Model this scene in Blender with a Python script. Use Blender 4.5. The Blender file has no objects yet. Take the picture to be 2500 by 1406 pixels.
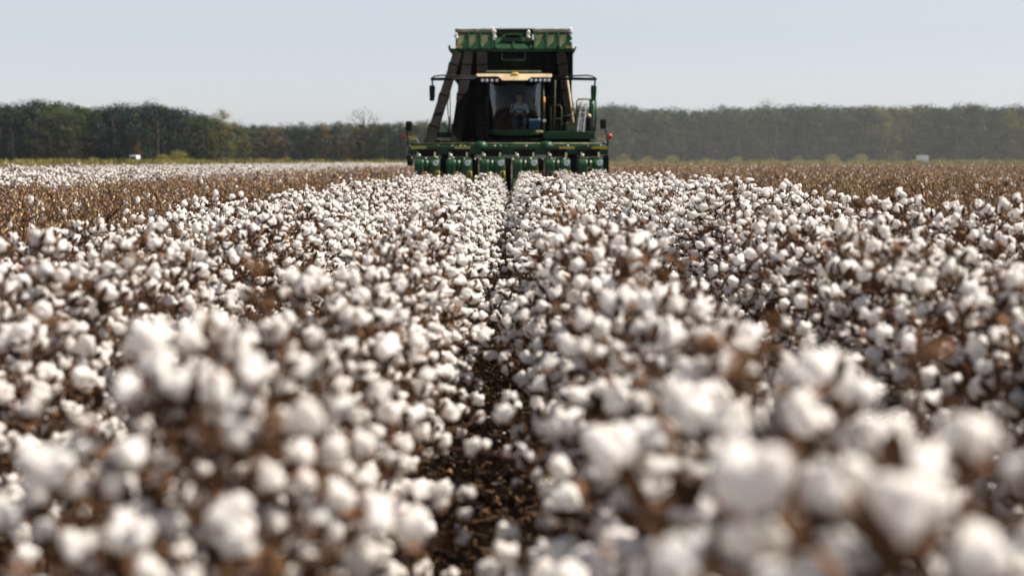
import bpy, bmesh, math, random
import numpy as np
from mathutils import Vector, Matrix, noise, Euler

PI = math.pi
scene = bpy.context.scene
COL = scene.collection
rng = np.random.default_rng(7)
random.seed(7)

# ------------------------------------------------------------------ camera
CAM_H = 1.30
LENS = 70.0
FPX = LENS / 36.0 * 2500.0
PITCH = math.atan((703 - 393) / FPX)
cam_d = bpy.data.cameras.new('camera')
cam = bpy.data.objects.new('camera', cam_d)
COL.objects.link(cam)
cam.location = (0, 0, CAM_H)
cam.rotation_euler = (PI / 2 - PITCH, 0, 0)
cam_d.lens = LENS
cam_d.sensor_width = 36
cam_d.clip_start = 0.05
cam_d.clip_end = 9000
cam_d.dof.use_dof = True
cam_d.dof.focus_distance = 19.0
cam_d.dof.aperture_fstop = 2.8
cam_d.dof.aperture_blades = 0
scene.camera = cam


def at(px, py, Y):
    """world point on the plane y = Y seen at photo pixel (px, py)"""
    x = (px - 1250) / FPX
    y = -(py - 703) / FPX
    d = Vector((x, math.cos(PITCH) + y * math.sin(PITCH), -math.sin(PITCH) + y * math.cos(PITCH)))
    d *= Y / d.y
    return Vector((d.x, Y, CAM_H + d.z))


# ------------------------------------------------------------------ light
SUN_AZ = math.radians(90)      # from the view direction (+Y) towards the right (+X)
SUN_EL = math.radians(53)
sdir = Vector((math.sin(SUN_AZ) * math.cos(SUN_EL), math.cos(SUN_AZ) * math.cos(SUN_EL), math.sin(SUN_EL)))
sl = bpy.data.lights.new('sun', 'SUN')
sl.energy = 5.0
sl.angle = math.radians(0.5)
sl.color = (1.0, 0.905, 0.79)
so = bpy.data.objects.new('sun', sl)
COL.objects.link(so)
so.rotation_euler = sdir.to_track_quat('Z', 'Y').to_euler()
world = bpy.data.worlds.new('World')
scene.world = world
world.use_nodes = True
wn = world.node_tree.nodes
bg = wn['Background']
sky = wn.new('ShaderNodeTexSky')
sky.sky_type = 'NISHITA'
sky.sun_disc = False
sky.sun_elevation = SUN_EL
sky.sun_rotation = SUN_AZ
sky.air_density = 1.0
sky.dust_density = 0.45
sky.ozone_density = 2.6
haze_mix = wn.new('ShaderNodeHueSaturation')          # thin high haze: a paler sky
haze_mix.inputs['Saturation'].default_value = 0.36
world.node_tree.links.new(sky.outputs[0], haze_mix.inputs['Color'])
tint = wn.new('ShaderNodeMix'); tint.data_type = 'RGBA'; tint.blend_type = 'MULTIPLY'
tint.inputs[0].default_value = 1.0; tint.inputs[7].default_value = (0.965, 0.98, 1.055, 1)
world.node_tree.links.new(haze_mix.outputs[0], tint.inputs[6])
world.node_tree.links.new(tint.outputs[2], bg.inputs[0])
bg.inputs[1].default_value = 0.061
scene.view_settings.view_transform = 'Standard'
scene.view_settings.look = 'None'
scene.view_settings.exposure = 1.05
scene.view_settings.gamma = 1.0
scene.cycles.max_bounces = 8
scene.cycles.diffuse_bounces = 4
scene.cycles.transparent_max_bounces = 16
scene.cycles.volume_bounces = 0
scene.cycles.use_adaptive_sampling = True
scene.cycles.adaptive_threshold = 0.012
try:
    scene.cycles.use_denoising = True
    scene.cycles.denoiser = 'OPENIMAGEDENOISE'
except Exception:
    pass


# ------------------------------------------------------------------ materials
def mat(name, c1, c2=None, rough=0.6, scale=6.0, detail=4.0, metallic=0.0, bump=0.0, bump_scale=None,
        transl=0.0, island=0.0, spec=0.3, c3=None, coat=0.0, objrand=0.0):
    m = bpy.data.materials.new(name)
    m.use_nodes = True
    nt = m.node_tree
    N, L = nt.nodes, nt.links
    b = N['Principled BSDF']
    out = N['Material Output']
    b.inputs['Roughness'].default_value = rough
    b.inputs['Metallic'].default_value = metallic
    b.inputs['Specular IOR Level'].default_value = spec
    b.inputs['Coat Weight'].default_value = coat
    c2 = c2 or c1
    tc = N.new('ShaderNodeTexCoord')
    geo = N.new('ShaderNodeNewGeometry')
    nz = N.new('ShaderNodeTexNoise')
    nz.inputs['Scale'].default_value = scale
    nz.inputs['Detail'].default_value = detail
    L.new(tc.outputs['Object'], nz.inputs['Vector'])
    ramp = N.new('ShaderNodeValToRGB')
    ramp.color_ramp.elements[0].position = 0.35
    ramp.color_ramp.elements[1].position = 0.65
    ramp.color_ramp.elements[0].color = (*c1, 1)
    ramp.color_ramp.elements[1].color = (*c2, 1)
    L.new(nz.outputs['Fac'], ramp.inputs['Fac'])
    col = ramp.outputs['Color']
    if c3 is not None:                      # a second colour by loose piece (a leaf, a clump)
        r3 = N.new('ShaderNodeMath'); r3.operation = 'POWER'
        L.new(geo.outputs['Random Per Island'], r3.inputs[0]); r3.inputs[1].default_value = 2.2
        mx = N.new('ShaderNodeMix'); mx.data_type = 'RGBA'
        L.new(r3.outputs[0], mx.inputs[0]); L.new(col, mx.inputs[6]); mx.inputs[7].default_value = (*c3, 1)
        col = mx.outputs[2]
    if island > 0:
        mr = N.new('ShaderNodeMapRange')
        L.new(geo.outputs['Random Per Island'], mr.inputs[0])
        mr.inputs[3].default_value = 1 - island; mr.inputs[4].default_value = 1 + island
        hv = N.new('ShaderNodeHueSaturation')
        L.new(mr.outputs[0], hv.inputs['Value']); L.new(col, hv.inputs['Color'])
        col = hv.outputs['Color']
    if objrand > 0:
        oi = N.new('ShaderNodeObjectInfo')
        mo = N.new('ShaderNodeMapRange')
        L.new(oi.outputs['Random'], mo.inputs[0])
        mo.inputs[3].default_value = 1 - objrand; mo.inputs[4].default_value = 1 + objrand
        ho = N.new('ShaderNodeHueSaturation')
        L.new(mo.outputs[0], ho.inputs['Value']); L.new(col, ho.inputs['Color'])
        col = ho.outputs['Color']
    L.new(col, b.inputs['Base Color'])
    if bump > 0:
        bn = N.new('ShaderNodeTexNoise')
        bn.inputs['Scale'].default_value = bump_scale or scale * 4
        bn.inputs['Detail'].default_value = 6
        L.new(tc.outputs['Object'], bn.inputs['Vector'])
        bp = N.new('ShaderNodeBump')
        bp.inputs['Strength'].default_value = bump
        bp.inputs['Distance'].default_value = 0.02
        L.new(bn.outputs['Fac'], bp.inputs['Height'])
        L.new(bp.outputs['Normal'], b.inputs['Normal'])
    if transl > 0:
        tr = N.new('ShaderNodeBsdfTranslucent')
        L.new(col, tr.inputs['Color'])
        ms = N.new('ShaderNodeMixShader')
        ms.inputs[0].default_value = transl
        L.new(b.outputs[0], ms.inputs[1]); L.new(tr.outputs[0], ms.inputs[2])
        L.new(ms.outputs[0], out.inputs['Surface'])
    return m


def emit_free_glass(name, tint=(0.58, 0.64, 0.63), refl=0.04):
    m = bpy.data.materials.new(name)
    m.use_nodes = True
    nt = m.node_tree
    N, L = nt.nodes, nt.links
    out = N['Material Output']
    N.remove(N['Principled BSDF'])
    t = N.new('ShaderNodeBsdfTransparent'); t.inputs[0].default_value = (*tint, 1)
    g = N.new('ShaderNodeBsdfGlossy'); g.inputs['Roughness'].default_value = 0.05
    lw = N.new('ShaderNodeLayerWeight'); lw.inputs[0].default_value = 0.35
    mr = N.new('ShaderNodeMapRange'); mr.inputs[3].default_value = refl * 0.4; mr.inputs[4].default_value = 0.12
    L.new(lw.outputs['Fresnel'], mr.inputs[0])
    ms = N.new('ShaderNodeMixShader')
    L.new(mr.outputs[0], ms.inputs[0]); L.new(t.outputs[0], ms.inputs[1]); L.new(g.outputs[0], ms.inputs[2])
    L.new(ms.outputs[0], out.inputs['Surface'])
    return m


M = {}
M['lint'] = mat('cotton_lint', (0.86, 0.82, 0.78), (0.92, 0.905, 0.885), 0.95, 45, 5, bump=0.6, bump_scale=120, transl=0.42, island=0.05, spec=0.05)
M['bur'] = mat('dry_bur', (0.060, 0.029, 0.014), (0.14, 0.070, 0.032), 0.8, 40, island=0.35, spec=0.15)
M['stalk'] = mat('cotton_stalk', (0.045, 0.022, 0.013), (0.10, 0.052, 0.029), 0.8, 25, spec=0.15)
M['dryleaf'] = mat('dry_leaf', (0.066, 0.034, 0.018), (0.14, 0.074, 0.036), 0.8, 20, transl=0.25, island=0.4, c3=(0.12, 0.066, 0.034), spec=0.1)
M['stripped'] = mat('stripped_stalk', (0.050, 0.027, 0.018), (0.11, 0.062, 0.040), 0.85, 14, island=0.3, spec=0.15)
M['husk'] = mat('open_husk', (0.11, 0.066, 0.040), (0.30, 0.20, 0.13), 0.8, 30, transl=0.1, island=0.5, c3=(0.33, 0.22, 0.10), spec=0.2)
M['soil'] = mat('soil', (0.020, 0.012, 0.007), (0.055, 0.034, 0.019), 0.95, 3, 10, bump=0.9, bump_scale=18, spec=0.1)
M['litter'] = mat('leaf_litter', (0.13, 0.075, 0.03), (0.27, 0.17, 0.075), 0.9, 20, island=0.4, c3=(0.05, 0.03, 0.015), spec=0.1)
M['grass'] = mat('verge_grass', (0.050, 0.042, 0.022), (0.10, 0.08, 0.04), 0.9, 0.3, 6, spec=0.1)
M['weed'] = mat('weed_leaf', (0.11, 0.115, 0.022), (0.24, 0.21, 0.050), 0.8, 0.4, transl=0.3, island=0.3, spec=0.15)
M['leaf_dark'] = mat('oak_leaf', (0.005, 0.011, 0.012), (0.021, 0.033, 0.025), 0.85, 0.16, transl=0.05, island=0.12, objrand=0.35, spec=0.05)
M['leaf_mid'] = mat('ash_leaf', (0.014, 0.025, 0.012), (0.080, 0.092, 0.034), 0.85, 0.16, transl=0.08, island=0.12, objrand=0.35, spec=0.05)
M['leaf_olive'] = mat('willow_leaf', (0.075, 0.075, 0.026), (0.135, 0.115, 0.040), 0.85, 0.25, transl=0.2, island=0.15, objrand=0.2, spec=0.05)
M['leaf_rust'] = mat('autumn_leaf', (0.085, 0.058, 0.030), (0.14, 0.09, 0.045), 0.8, 0.25, transl=0.3, island=0.3, spec=0.1)
M['bark'] = mat('bark', (0.035, 0.027, 0.020), (0.085, 0.066, 0.050), 0.9, 3, bump=0.5)
# machine
M['green'] = mat('green_paint', (0.0032, 0.034, 0.010), (0.008, 0.048, 0.014), 0.45, 3, 6, bump=0.03, bump_scale=8, spec=0.3)
M['green_dusty'] = mat('dusty_green_paint', (0.018, 0.055, 0.018), (0.13, 0.125, 0.06), 0.7, 4, 8, spec=0.3)
M['screen'] = mat('dusty_basket_screen', (0.06, 0.095, 0.040), (0.17, 0.17, 0.095), 0.8, 2.2, 8, transl=0.3, spec=0.2)
M['yellow'] = mat('yellow_paint', (0.45, 0.30, 0.01), (0.58, 0.42, 0.02), 0.45, 5, spec=0.4)
M['reflector'] = mat('amber_reflector_tape', (0.42, 0.27, 0.01), (0.60, 0.42, 0.02), 0.3, 30, spec=0.6)
M['black'] = mat('black_plastic', (0.005, 0.005, 0.006), (0.011, 0.010, 0.010), 0.7, 5, spec=0.2)
M['duct'] = mat('dark_grey_duct', (0.0045, 0.004, 0.004), (0.010, 0.0085, 0.008), 0.8, 2, 7, spec=0.06)
M['cream'] = mat('cream_visor', (0.32, 0.25, 0.14), (0.48, 0.37, 0.22), 0.5, 4, 6, spec=0.4)
M['pale'] = mat('pale_tan_rail', (0.22, 0.22, 0.15), (0.42, 0.39, 0.30), 0.7, 5, spec=0.2)  # pale tan-grey for the basket top rails and lid
M['steel'] = mat('bare_steel', (0.25, 0.25, 0.25), (0.42, 0.41, 0.40), 0.4, 10, metallic=0.8)
M['lens'] = mat('lamp_lens', (0.55, 0.56, 0.58), (0.7, 0.7, 0.72), 0.12, 10, spec=0.8)
M['white'] = mat('white_decal', (0.70, 0.72, 0.78), (0.80, 0.81, 0.84), 0.4, 10)
M['red'] = mat('red_lamp_lens', (0.42, 0.010, 0.008), (0.55, 0.02, 0.015), 0.25, 10, spec=0.6)
M['amber'] = mat('amber_lens', (0.75, 0.28, 0.01), (0.85, 0.35, 0.02), 0.25, 10, spec=0.6)
M['rubber'] = mat('rubber', (0.014, 0.013, 0.012), (0.035, 0.030, 0.026), 0.85, 6, spec=0.2)
M['dark'] = mat('dark_machinery', (0.004, 0.005, 0.005), (0.009, 0.009, 0.009), 0.8, 4, spec=0.1)
M['glass'] = emit_free_glass('cab_glass')
M['mirror'] = mat('mirror_glass', (0.6, 0.62, 0.64), (0.6, 0.62, 0.64), 0.03, 1, metallic=1.0)
M['seat'] = mat('seat_cloth', (0.03, 0.03, 0.032), (0.055, 0.052, 0.05), 0.9, 20)
M['skin'] = mat('skin', (0.42, 0.24, 0.16), (0.50, 0.30, 0.20), 0.55, 12, spec=0.3)
M['shirt'] = mat('pale_blue_cloth', (0.48, 0.68, 0.78), (0.55, 0.74, 0.84), 0.9, 20)
M['jeans'] = mat('denim', (0.03, 0.05, 0.10), (0.05, 0.08, 0.15), 0.9, 30)
M['hair'] = mat('dark_hair', (0.02, 0.014, 0.01), (0.04, 0.028, 0.02), 0.7, 40)
M['blue'] = mat('blue_plastic', (0.03, 0.12, 0.26), (0.05, 0.16, 0.32), 0.5, 8)
M['paleblue'] = mat('pale_blue_plastic', (0.32, 0.45, 0.55), (0.38, 0.50, 0.60), 0.5, 8)
M['whitepaint'] = mat('white_vehicle_paint', (0.62, 0.63, 0.65), (0.72, 0.73, 0.75), 0.4, 3)


# ------------------------------------------------------------------ mesh helpers
def tag(o, label=None, cat=None, group=None, kind=None):
    if label: o['label'] = label
    if cat: o['category'] = cat
    if group: o['group'] = group
    if kind: o['kind'] = kind
    return o


def empty(name, loc=(0, 0, 0)):
    o = bpy.data.objects.new(name, None)
    o.empty_display_size = 0.2
    COL.objects.link(o)
    o.location = loc
    return o


def link_mesh(name, me, parent=None):
    o = bpy.data.objects.new(name, me)
    COL.objects.link(o)
    if parent: o.parent = parent
    return o


class Geo:
    """collects triangles / quads with a material slot per face"""
    def __init__(s):
        s.v = []; s.f = []; s.m = []

    def add(s, vs, fs, m=0):
        b = len(s.v)
        s.v.extend([tuple(v) for v in vs])
        for f in fs:
            s.f.append(tuple(i + b for i in f)); s.m.append(m)

    def tube(s, pts, rads, n=6, m=0, cap=True):
        pts = [Vector(p) for p in pts]
        if not hasattr(rads, '__len__'): rads = [rads] * len(pts)
        rings = []
        for i, p in enumerate(pts):
            if i == 0: t = pts[1] - pts[0]
            elif i == len(pts) - 1: t = pts[-1] - pts[-2]
            else: t = (pts[i + 1] - pts[i - 1])
            t = t.normalized()
            a = Vector((0, 0, 1)) if abs(t.z) < 0.9 else Vector((1, 0, 0))
            u = t.cross(a).normalized(); w = t.cross(u).normalized()
            rings.append([p + (u * math.cos(2 * PI * k / n) + w * math.sin(2 * PI * k / n)) * rads[i] for k in range(n)])
        vs = [v for r in rings for v in r]
        fs = []
        for i in range(len(pts) - 1):
            for k in range(n):
                a = i * n + k; b = i * n + (k + 1) % n
                fs.append((a, a + n, b + n, b))
        if cap:
            fs.append(tuple(range(n))); fs.append(tuple(range((len(pts) - 1) * n, len(pts) * n))[::-1])
        s.add(vs, fs, m)

    def box(s, lo, hi, m=0):
        x0, y0, z0 = lo; x1, y1, z1 = hi
        s.add([(x0, y0, z0), (x1, y0, z0), (x1, y1, z0), (x0, y1, z0), (x0, y0, z1), (x1, y0, z1), (x1, y1, z1), (x0, y1, z1)],
              [(0, 3, 2, 1), (4, 5, 6, 7), (0, 1, 5, 4), (1, 2, 6, 5), (2, 3, 7, 6), (3, 0, 4, 7)], m)

    def beam(s, a, b, wx, wy, m=0, ref=None):
        """rectangular bar from a to b; wx wide across, wy deep"""
        a = Vector(a); b = Vector(b)
        t = (b - a).normalized()
        r = Vector(ref) if ref else (Vector((0, 1, 0)) if abs(t.y) < 0.9 else Vector((0, 0, 1)))
        u = t.cross(r).normalized(); w = u.cross(t).normalized()
        vs = []
        for p in (a, b):
            for sx, sy in ((-1, -1), (1, -1), (1, 1), (-1, 1)):
                vs.append(p + u * sx * wx / 2 + w * sy * wy / 2)
        s.add(vs, [(0, 3, 2, 1), (4, 5, 6, 7), (0, 1, 5, 4), (1, 2, 6, 5), (2, 3, 7, 6), (3, 0, 4, 7)], m)

    def prism(s, poly, y0, y1, m=0):
        """poly: list of (x, z); extruded along y"""
        n = len(poly)
        vs = [(x, y0, z) for x, z in poly] + [(x, y1, z) for x, z in poly]
        fs = [tuple(range(n)), tuple(range(n, 2 * n))[::-1]]
        for i in range(n):
            j = (i + 1) % n
            fs.append((i, i + n, j + n, j))
        s.add(vs, fs, m)

    def prism_x(s, poly, x0, x1, m=0):
        """poly: list of (y, z); extruded along x"""
        n = len(poly)
        vs = [(x0, y, z) for y, z in poly] + [(x1, y, z) for y, z in poly]
        fs = [tuple(range(n)), tuple(range(n, 2 * n))[::-1]]
        for i in range(n):
            j = (i + 1) % n
            fs.append((i, i + n, j + n, j))
        s.add(vs, fs, m)

    def lathe(s, c, axis, prof, n=20, m=0):
        """prof: list of (radius, along axis)"""
        c = Vector(c); ax = Vector(axis).normalized()
        a = Vector((0, 0, 1)) if abs(ax.z) < 0.9 else Vector((1, 0, 0))
        u = ax.cross(a).normalized(); w = ax.cross(u).normalized()
        vs = []; fs = []
        for r, h in prof:
            for k in range(n):
                t = 2 * PI * k / n
                vs.append(c + ax * h + (u * math.cos(t) + w * math.sin(t)) * max(r, 1e-4))
        for i in range(len(prof) - 1):
            for k in range(n):
                a_ = i * n + k; b_ = i * n + (k + 1) % n
                fs.append((a_, b_, b_ + n, a_ + n))
        s.add(vs, fs, m)

    def mesh(s, name, mats, smooth=False):
        me = bpy.data.meshes.new(name)
        me.from_pydata(s.v, [], s.f)
        for mm in mats: me.materials.append(mm)
        me.polygons.foreach_set('material_index', s.m)
        if smooth: me.polygons.foreach_set('use_smooth', [True] * len(s.f))
        me.update()
        return me

    def obj(s, name, mats, parent=None, smooth=False, bevel=0, fixn=True):
        if not isinstance(mats, (list, tuple)): mats = [mats]
        me = s.mesh(name, mats, smooth)
        if fixn:
            bm = bmesh.new(); bm.from_mesh(me)
            bmesh.ops.recalc_face_normals(bm, faces=bm.faces)
            bm.to_mesh(me); bm.free()
        o = link_mesh(name, me, parent)
        if bevel:
            bv = o.modifiers.new('bevel', 'BEVEL'); bv.width = bevel; bv.segments = 2; bv.limit_method = 'ANGLE'
        return o

    def tri(s):
        """numpy template: verts, triangles, material per triangle"""
        T = []; mm = []
        for f, m in zip(s.f, s.m):
            for i in range(1, len(f) - 1):
                T.append((f[0], f[i], f[i + 1])); mm.append(m)
        return np.array(s.v, dtype=np.float32), np.array(T, dtype=np.int32), np.array(mm, dtype=np.int32)


def merge_templates(parts):
    """parts: list of (template, 4x4) -> one template"""
    vs = []; ts = []; ms = []; b = 0
    for (v, t, m), X in parts:
        X = np.asarray(X, dtype=np.float32)
        vs.append(v @ X[:3, :3].T + X[:3, 3]); ts.append(t + b); ms.append(m); b += len(v)
    return np.concatenate(vs), np.concatenate(ts), np.concatenate(ms)


def scatter_mesh(name, batches, mats, smooth=True):
    """batches: list of (template, N x 4 x 4) -> ONE mesh holding them all"""
    VS = []; TS = []; MS = []; base = 0
    for (v, t, m), X in batches:
        if len(X) == 0: continue
        X = np.asarray(X, dtype=np.float32)
        P = np.einsum('nij,vj->nvi', X[:, :3, :3], v) + X[:, None, :3, 3]
        n, k = len(X), len(v)
        off = (np.arange(n, dtype=np.int64) * k)[:, None, None] + base
        VS.append(P.reshape(-1, 3)); TS.append((t[None] + off).reshape(-1, 3)); MS.append(np.tile(m, n))
        base += n * k
    V = np.concatenate(VS).astype(np.float32); T = np.concatenate(TS).astype(np.int32); MI = np.concatenate(MS).astype(np.int32)
    me = bpy.data.meshes.new(name)
    me.vertices.add(len(V)); me.vertices.foreach_set('co', V.ravel())
    me.loops.add(len(T) * 3); me.loops.foreach_set('vertex_index', T.ravel())
    me.polygons.add(len(T))
    me.polygons.foreach_set('loop_start', np.arange(len(T), dtype=np.int32) * 3)
    try:
        me.polygons.foreach_set('loop_total', np.full(len(T), 3, dtype=np.int32))
    except Exception:
        pass
    for mm in mats: me.materials.append(mm)
    me.polygons.foreach_set('material_index', MI)
    me.polygons.foreach_set('use_smooth', np.full(len(T), smooth))
    me.update(calc_edges=True)
    return me


def template_mesh(name, tpl, mats, smooth=True):
    return scatter_mesh(name, [(tpl, np.eye(4)[None])], mats, smooth)


def xf(loc, rot=(0, 0, 0), sc=1.0):
    if not hasattr(sc, '__len__'): sc = (sc, sc, sc)
    return np.array(Matrix.LocRotScale(Vector(loc), Euler(rot), Vector(sc)), dtype=np.float32)


def xf_dir(loc, d, spin, sc):
    """local +Z points along d"""
    q = Vector(d).to_track_quat('Z', 'Y').to_matrix().to_4x4()
    m = Matrix.Translation(Vector(loc)) @ q @ Matrix.Rotation(spin, 4, 'Z') @ Matrix.Diagonal((*sc, 1.0))
    return np.array(m, dtype=np.float32)


def ico(sub):
    bm = bmesh.new()
    bmesh.ops.create_icosphere(bm, subdivisions=sub, radius=1.0)
    v = np.array([x.co[:] for x in bm.verts]); f = np.array([[q.index for q in p.verts] for p in bm.faces])
    bm.free()
    return v, f


# ------------------------------------------------------------------ cotton bolls
def boll_template(seed, sub, bur_detail=True):
    r = random.Random(seed)
    k = r.choice((3, 4, 4, 5, 5))
    lobes = [(np.array((0, 0, 0)), 0.019)]
    for i in range(k):
        a = 2 * PI * i / k + r.uniform(-0.35, 0.35)
        d = r.uniform(0.019, 0.028)
        lobes.append((np.array((d * math.cos(a), d * math.sin(a), r.uniform(-0.018, 0.012))), r.uniform(0.0175, 0.0235)))
    for i in range(r.choice((1, 2, 3))):          # a lock of lint pulled out of the boll
        q = Vector((r.gauss(0, 1), r.gauss(0, 1), r.uniform(-1.2, .8))).normalized() * r.uniform(.028, .040)
        lobes.append((np.array(q[:]), r.uniform(.008, .014)))
    lobes.append((np.array((r.uniform(-.006, .006), r.uniform(-.006, .006), r.uniform(0.008, 0.016))), r.uniform(.020, .025)))
    V, F = ico(sub)
    sx, sy = r.uniform(.85, 1.1), r.uniform(.85, 1.1)
    out = []
    for d in V:
        acc = 0.0
        for c, rho in lobes:
            b = float(d @ c)
            q = b * b - float(c @ c) + rho * rho
            if q > 0:
                e = b + math.sqrt(q)
                if e > 0: acc += math.exp(e * 260)
        best = math.log(acc + 1e-9) / 260 - 0.0015
        nn = noise.noise(Vector(d) * 2.0 + Vector((seed, 0, 0))) * 0.009
        if sub >= 2: nn += noise.noise(Vector(d) * 5.0 + Vector((0, seed, 0))) * 0.0055
        if sub >= 3: nn += noise.noise(Vector(d) * 12.0 + Vector((0, seed, 0))) * 0.0035
        q = Vector(d * (best + nn))
        out.append(Vector((q.x * sx, q.y * sy, q.z)))
    g = Geo()
    g.add(out, [tuple(f) for f in F], 0)
    n = 5 if r.random() < 0.4 else 4
    for i in range(n):
        a = 2 * PI * i / n + r.uniform(-0.15, 0.15)
        ca, sa = math.cos(a), math.sin(a)
        tx, ty = -sa, ca
        flare = r.uniform(0.046, 0.062)
        if bur_detail:
            prof = [(0.004, -0.040, 0.004), (0.026, -0.034, 0.014), (flare * 0.92, -0.019, 0.013), (flare * 1.12, 0.002, 0.002)]
        else:
            prof = [(0.004, -0.040, 0.006), (flare * 0.85, -0.026, 0.015), (flare * 1.12, 0.002, 0.003)]
        vs = []
        for rr, z, w in prof:
            vs += [(ca * rr + tx * w, sa * rr + ty * w, z), (ca * rr - tx * w, sa * rr - ty * w, z)]
        g.add(vs, [(2 * j, 2 * j + 1, 2 * j + 3, 2 * j + 2) for j in range(len(prof) - 1)], 1)
    if bur_detail:
        g.tube([(0, 0, -0.075), (0.003, 0, -0.038)], [0.0022, 0.0035], 5, 1, cap=False)
    return g.tri()


def boll_far(seed, sub):
    r = random.Random(seed)
    if sub == 0:
        V = np.array([(1, 0, 0), (-1, 0, 0), (0, 1, 0), (0, -1, 0), (0, 0, 1), (0, 0, -1)], dtype=float)
        F = [(0, 2, 4), (2, 1, 4), (1, 3, 4), (3, 0, 4), (2, 0, 5), (1, 2, 5), (3, 1, 5), (0, 3, 5)]
    else:
        V, F = ico(1)
    g = Geo()
    g.add([v * 0.043 * r.uniform(0.75, 1.2) for v in V], [tuple(f) for f in F], 0)
    for i in range(3):
        a = 2 * PI * i / 3 + r.random()
        c, s_ = math.cos(a), math.sin(a)
        g.add([(c * 0.01 - s_ * 0.02, s_ * 0.01 + c * 0.02, -0.044), (c * 0.01 + s_ * 0.02, s_ * 0.01 - c * 0.02, -0.044), (c * 0.054, s_ * 0.054, -0.008)], [(0, 1, 2)], 1)
    return g.tri()


NB = 12
BOLL_T = [boll_template(i + 1, 2) for i in range(NB)]
BOLL_N = [template_mesh('boll', boll_template(i + 1, 3), [M['lint'], M['bur']]) for i in range(NB)]
BOLL_1 = [boll_far(i + 1, 1) for i in range(NB)]
BOLL_0 = [boll_far(i + 1, 0) for i in range(NB)]


def dry_leaf(g, p, r, size, m):
    """a curled, lobed dead leaf"""
    q = Euler((r.uniform(0, 6.3), r.uniform(0, 6.3), r.uniform(0, 6.3))).to_matrix()
    sh = [(0, 0), (0.45, 0.25), (0.38, 0.62), (0.12, 0.7), (0, 1.05), (-0.12, 0.7), (-0.38, 0.62), (-0.45, 0.25)]
    c = r.uniform(0.3, 0.9)
    vs = []
    for x, y in sh:
        vs.append(Vector(p) + q @ Vector((x * size, y * size, (x * x * c * 2.0 + y * y * c * 0.6) * size)))
    mid = Vector(p) + q @ Vector((0, 0.5 * size, -0.06 * size))
    g.add(vs + [mid], [(i, (i + 1) % 8, 8) for i in range(8)], m)


# ------------------------------------------------------------------ cotton plants
def plant_variant(seed):
    r = random.Random(seed * 31 + 5)
    H = r.uniform(0.90, 1.02)
    stem = Geo(); leaf = Geo(); bolls = []
    lean = (r.uniform(-0.06, 0.06), r.uniform(-0.06, 0.06))

    def sp(t):
        return Vector((lean[0] * t + 0.012 * math.sin(t * 7 + seed), lean[1] * t + 0.012 * math.cos(t * 6), H * t))
    stem.tube([sp(t) for t in (0, 0.25, 0.5, 0.75, 0.93)], [0.0085, 0.0075, 0.006, 0.0045, 0.003], 5, 0)
    nb = 17
    ang = r.uniform(0, 6.28)
    for i in range(nb):
        t = 0.26 + 0.66 * (i / (nb - 1)) ** 0.9
        ang += 2.4 + r.uniform(-0.5, 0.5)
        L = (0.40 - 0.30 * max(0, (t - 0.35) / 0.65)) * r.uniform(0.75, 1.15)
        d = Vector((math.cos(ang), math.sin(ang), 0))
        p0 = sp(t); pts = [p0]
        nseg = 3
        up = r.uniform(0.15, 0.5)
        for s in range(1, nseg + 1):
            f = s / nseg
            side = Vector((-d.y, d.x, 0)) * (0.014 if s % 2 else -0.014)
            pts.append(p0 + d * (L * f) + side + Vector((0, 0, L * up * (f - 0.35 * f * f))))
        stem.tube(pts, [0.0045, 0.0038, 0.003, 0.0022], 4, 0, cap=False)
        nbolls = 3 if L > 0.24 else (2 if L > 0.12 else 1)
        for s in range(nbolls):
            f = 1.0 - s * (0.36 if nbolls > 2 else 0.5)
            q = pts[-1].lerp(p0, 1 - f)
            bd = (d * r.uniform(0.2, 1.0) + Vector((r.uniform(-.6, .6), r.uniform(-.6, .6), r.uniform(0.2, 1.1)))).normalized()
            q = q + bd * 0.035
            sc = r.uniform(0.48, 0.79) * (0.92 if t > 0.85 else 1.0)
            z = r.uniform(0.85, 1.5)
            bolls.append((q, bd, r.uniform(0, 6.28), (sc, sc, sc * z), r.randrange(NB)))
        if r.random() < 0.80:
            for _ in range(r.choice((1, 1, 2))):
                dry_leaf(leaf, p0.lerp(pts[-1], r.uniform(0.3, 1.0)) + Vector((0, 0, r.uniform(-.05, .02))), r, r.uniform(0.035, 0.07), 0)
        if r.random() < 0.5:      # an empty bur on a twig
            q = p0.lerp(pts[-1], r.uniform(0.4, 0.8)) + Vector((0, 0, 0.02))
            for k in range(4):
                a = k * PI / 2 + r.random()
                c, s_ = math.cos(a), math.sin(a)
                leaf.add([q + Vector((-s_ * .008, c * .008, 0)), q + Vector((s_ * .008, -c * .008, 0)), q + Vector((c * .04, s_ * .04, .03))], [(0, 1, 2)], 0)
    for s in range(2):
        q = sp(0.95) + Vector((r.uniform(-.05, .05), r.uniform(-.05, .05), r.uniform(0, 0.05)))
        bd = Vector((r.uniform(-.7, .7), r.uniform(-.7, .7), r.uniform(.4, 1))).normalized()
        bolls.append((q, bd, r.uniform(0, 6.28), (0.62, 0.62, 0.7), r.randrange(NB)))
    for s in range(7):            # bare twig ends sticking out of the lint
        p0 = sp(r.uniform(.45, .9)); a = r.uniform(0, 6.28); l = r.uniform(.10, .26)
        q = p0 + Vector((math.cos(a) * l * .8, math.sin(a) * l * .8, l * r.uniform(.5, 1.2)))
        stem.tube([p0, p0.lerp(q, .5) + Vector((r.uniform(-.015, .015), r.uniform(-.015, .015), .01)), q], [.0035, .003, .0016], 4, 0, cap=False)
        if r.random() < .5: dry_leaf(leaf, q, r, r.uniform(.025, .05), 0)
    tw = Geo()
    tw.tube([sp(0.93), sp(1.06)], [0.003, 0.0015], 4, 0)
    stem.add(tw.v, tw.f, 0)
    return stem, leaf, bolls


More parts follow.
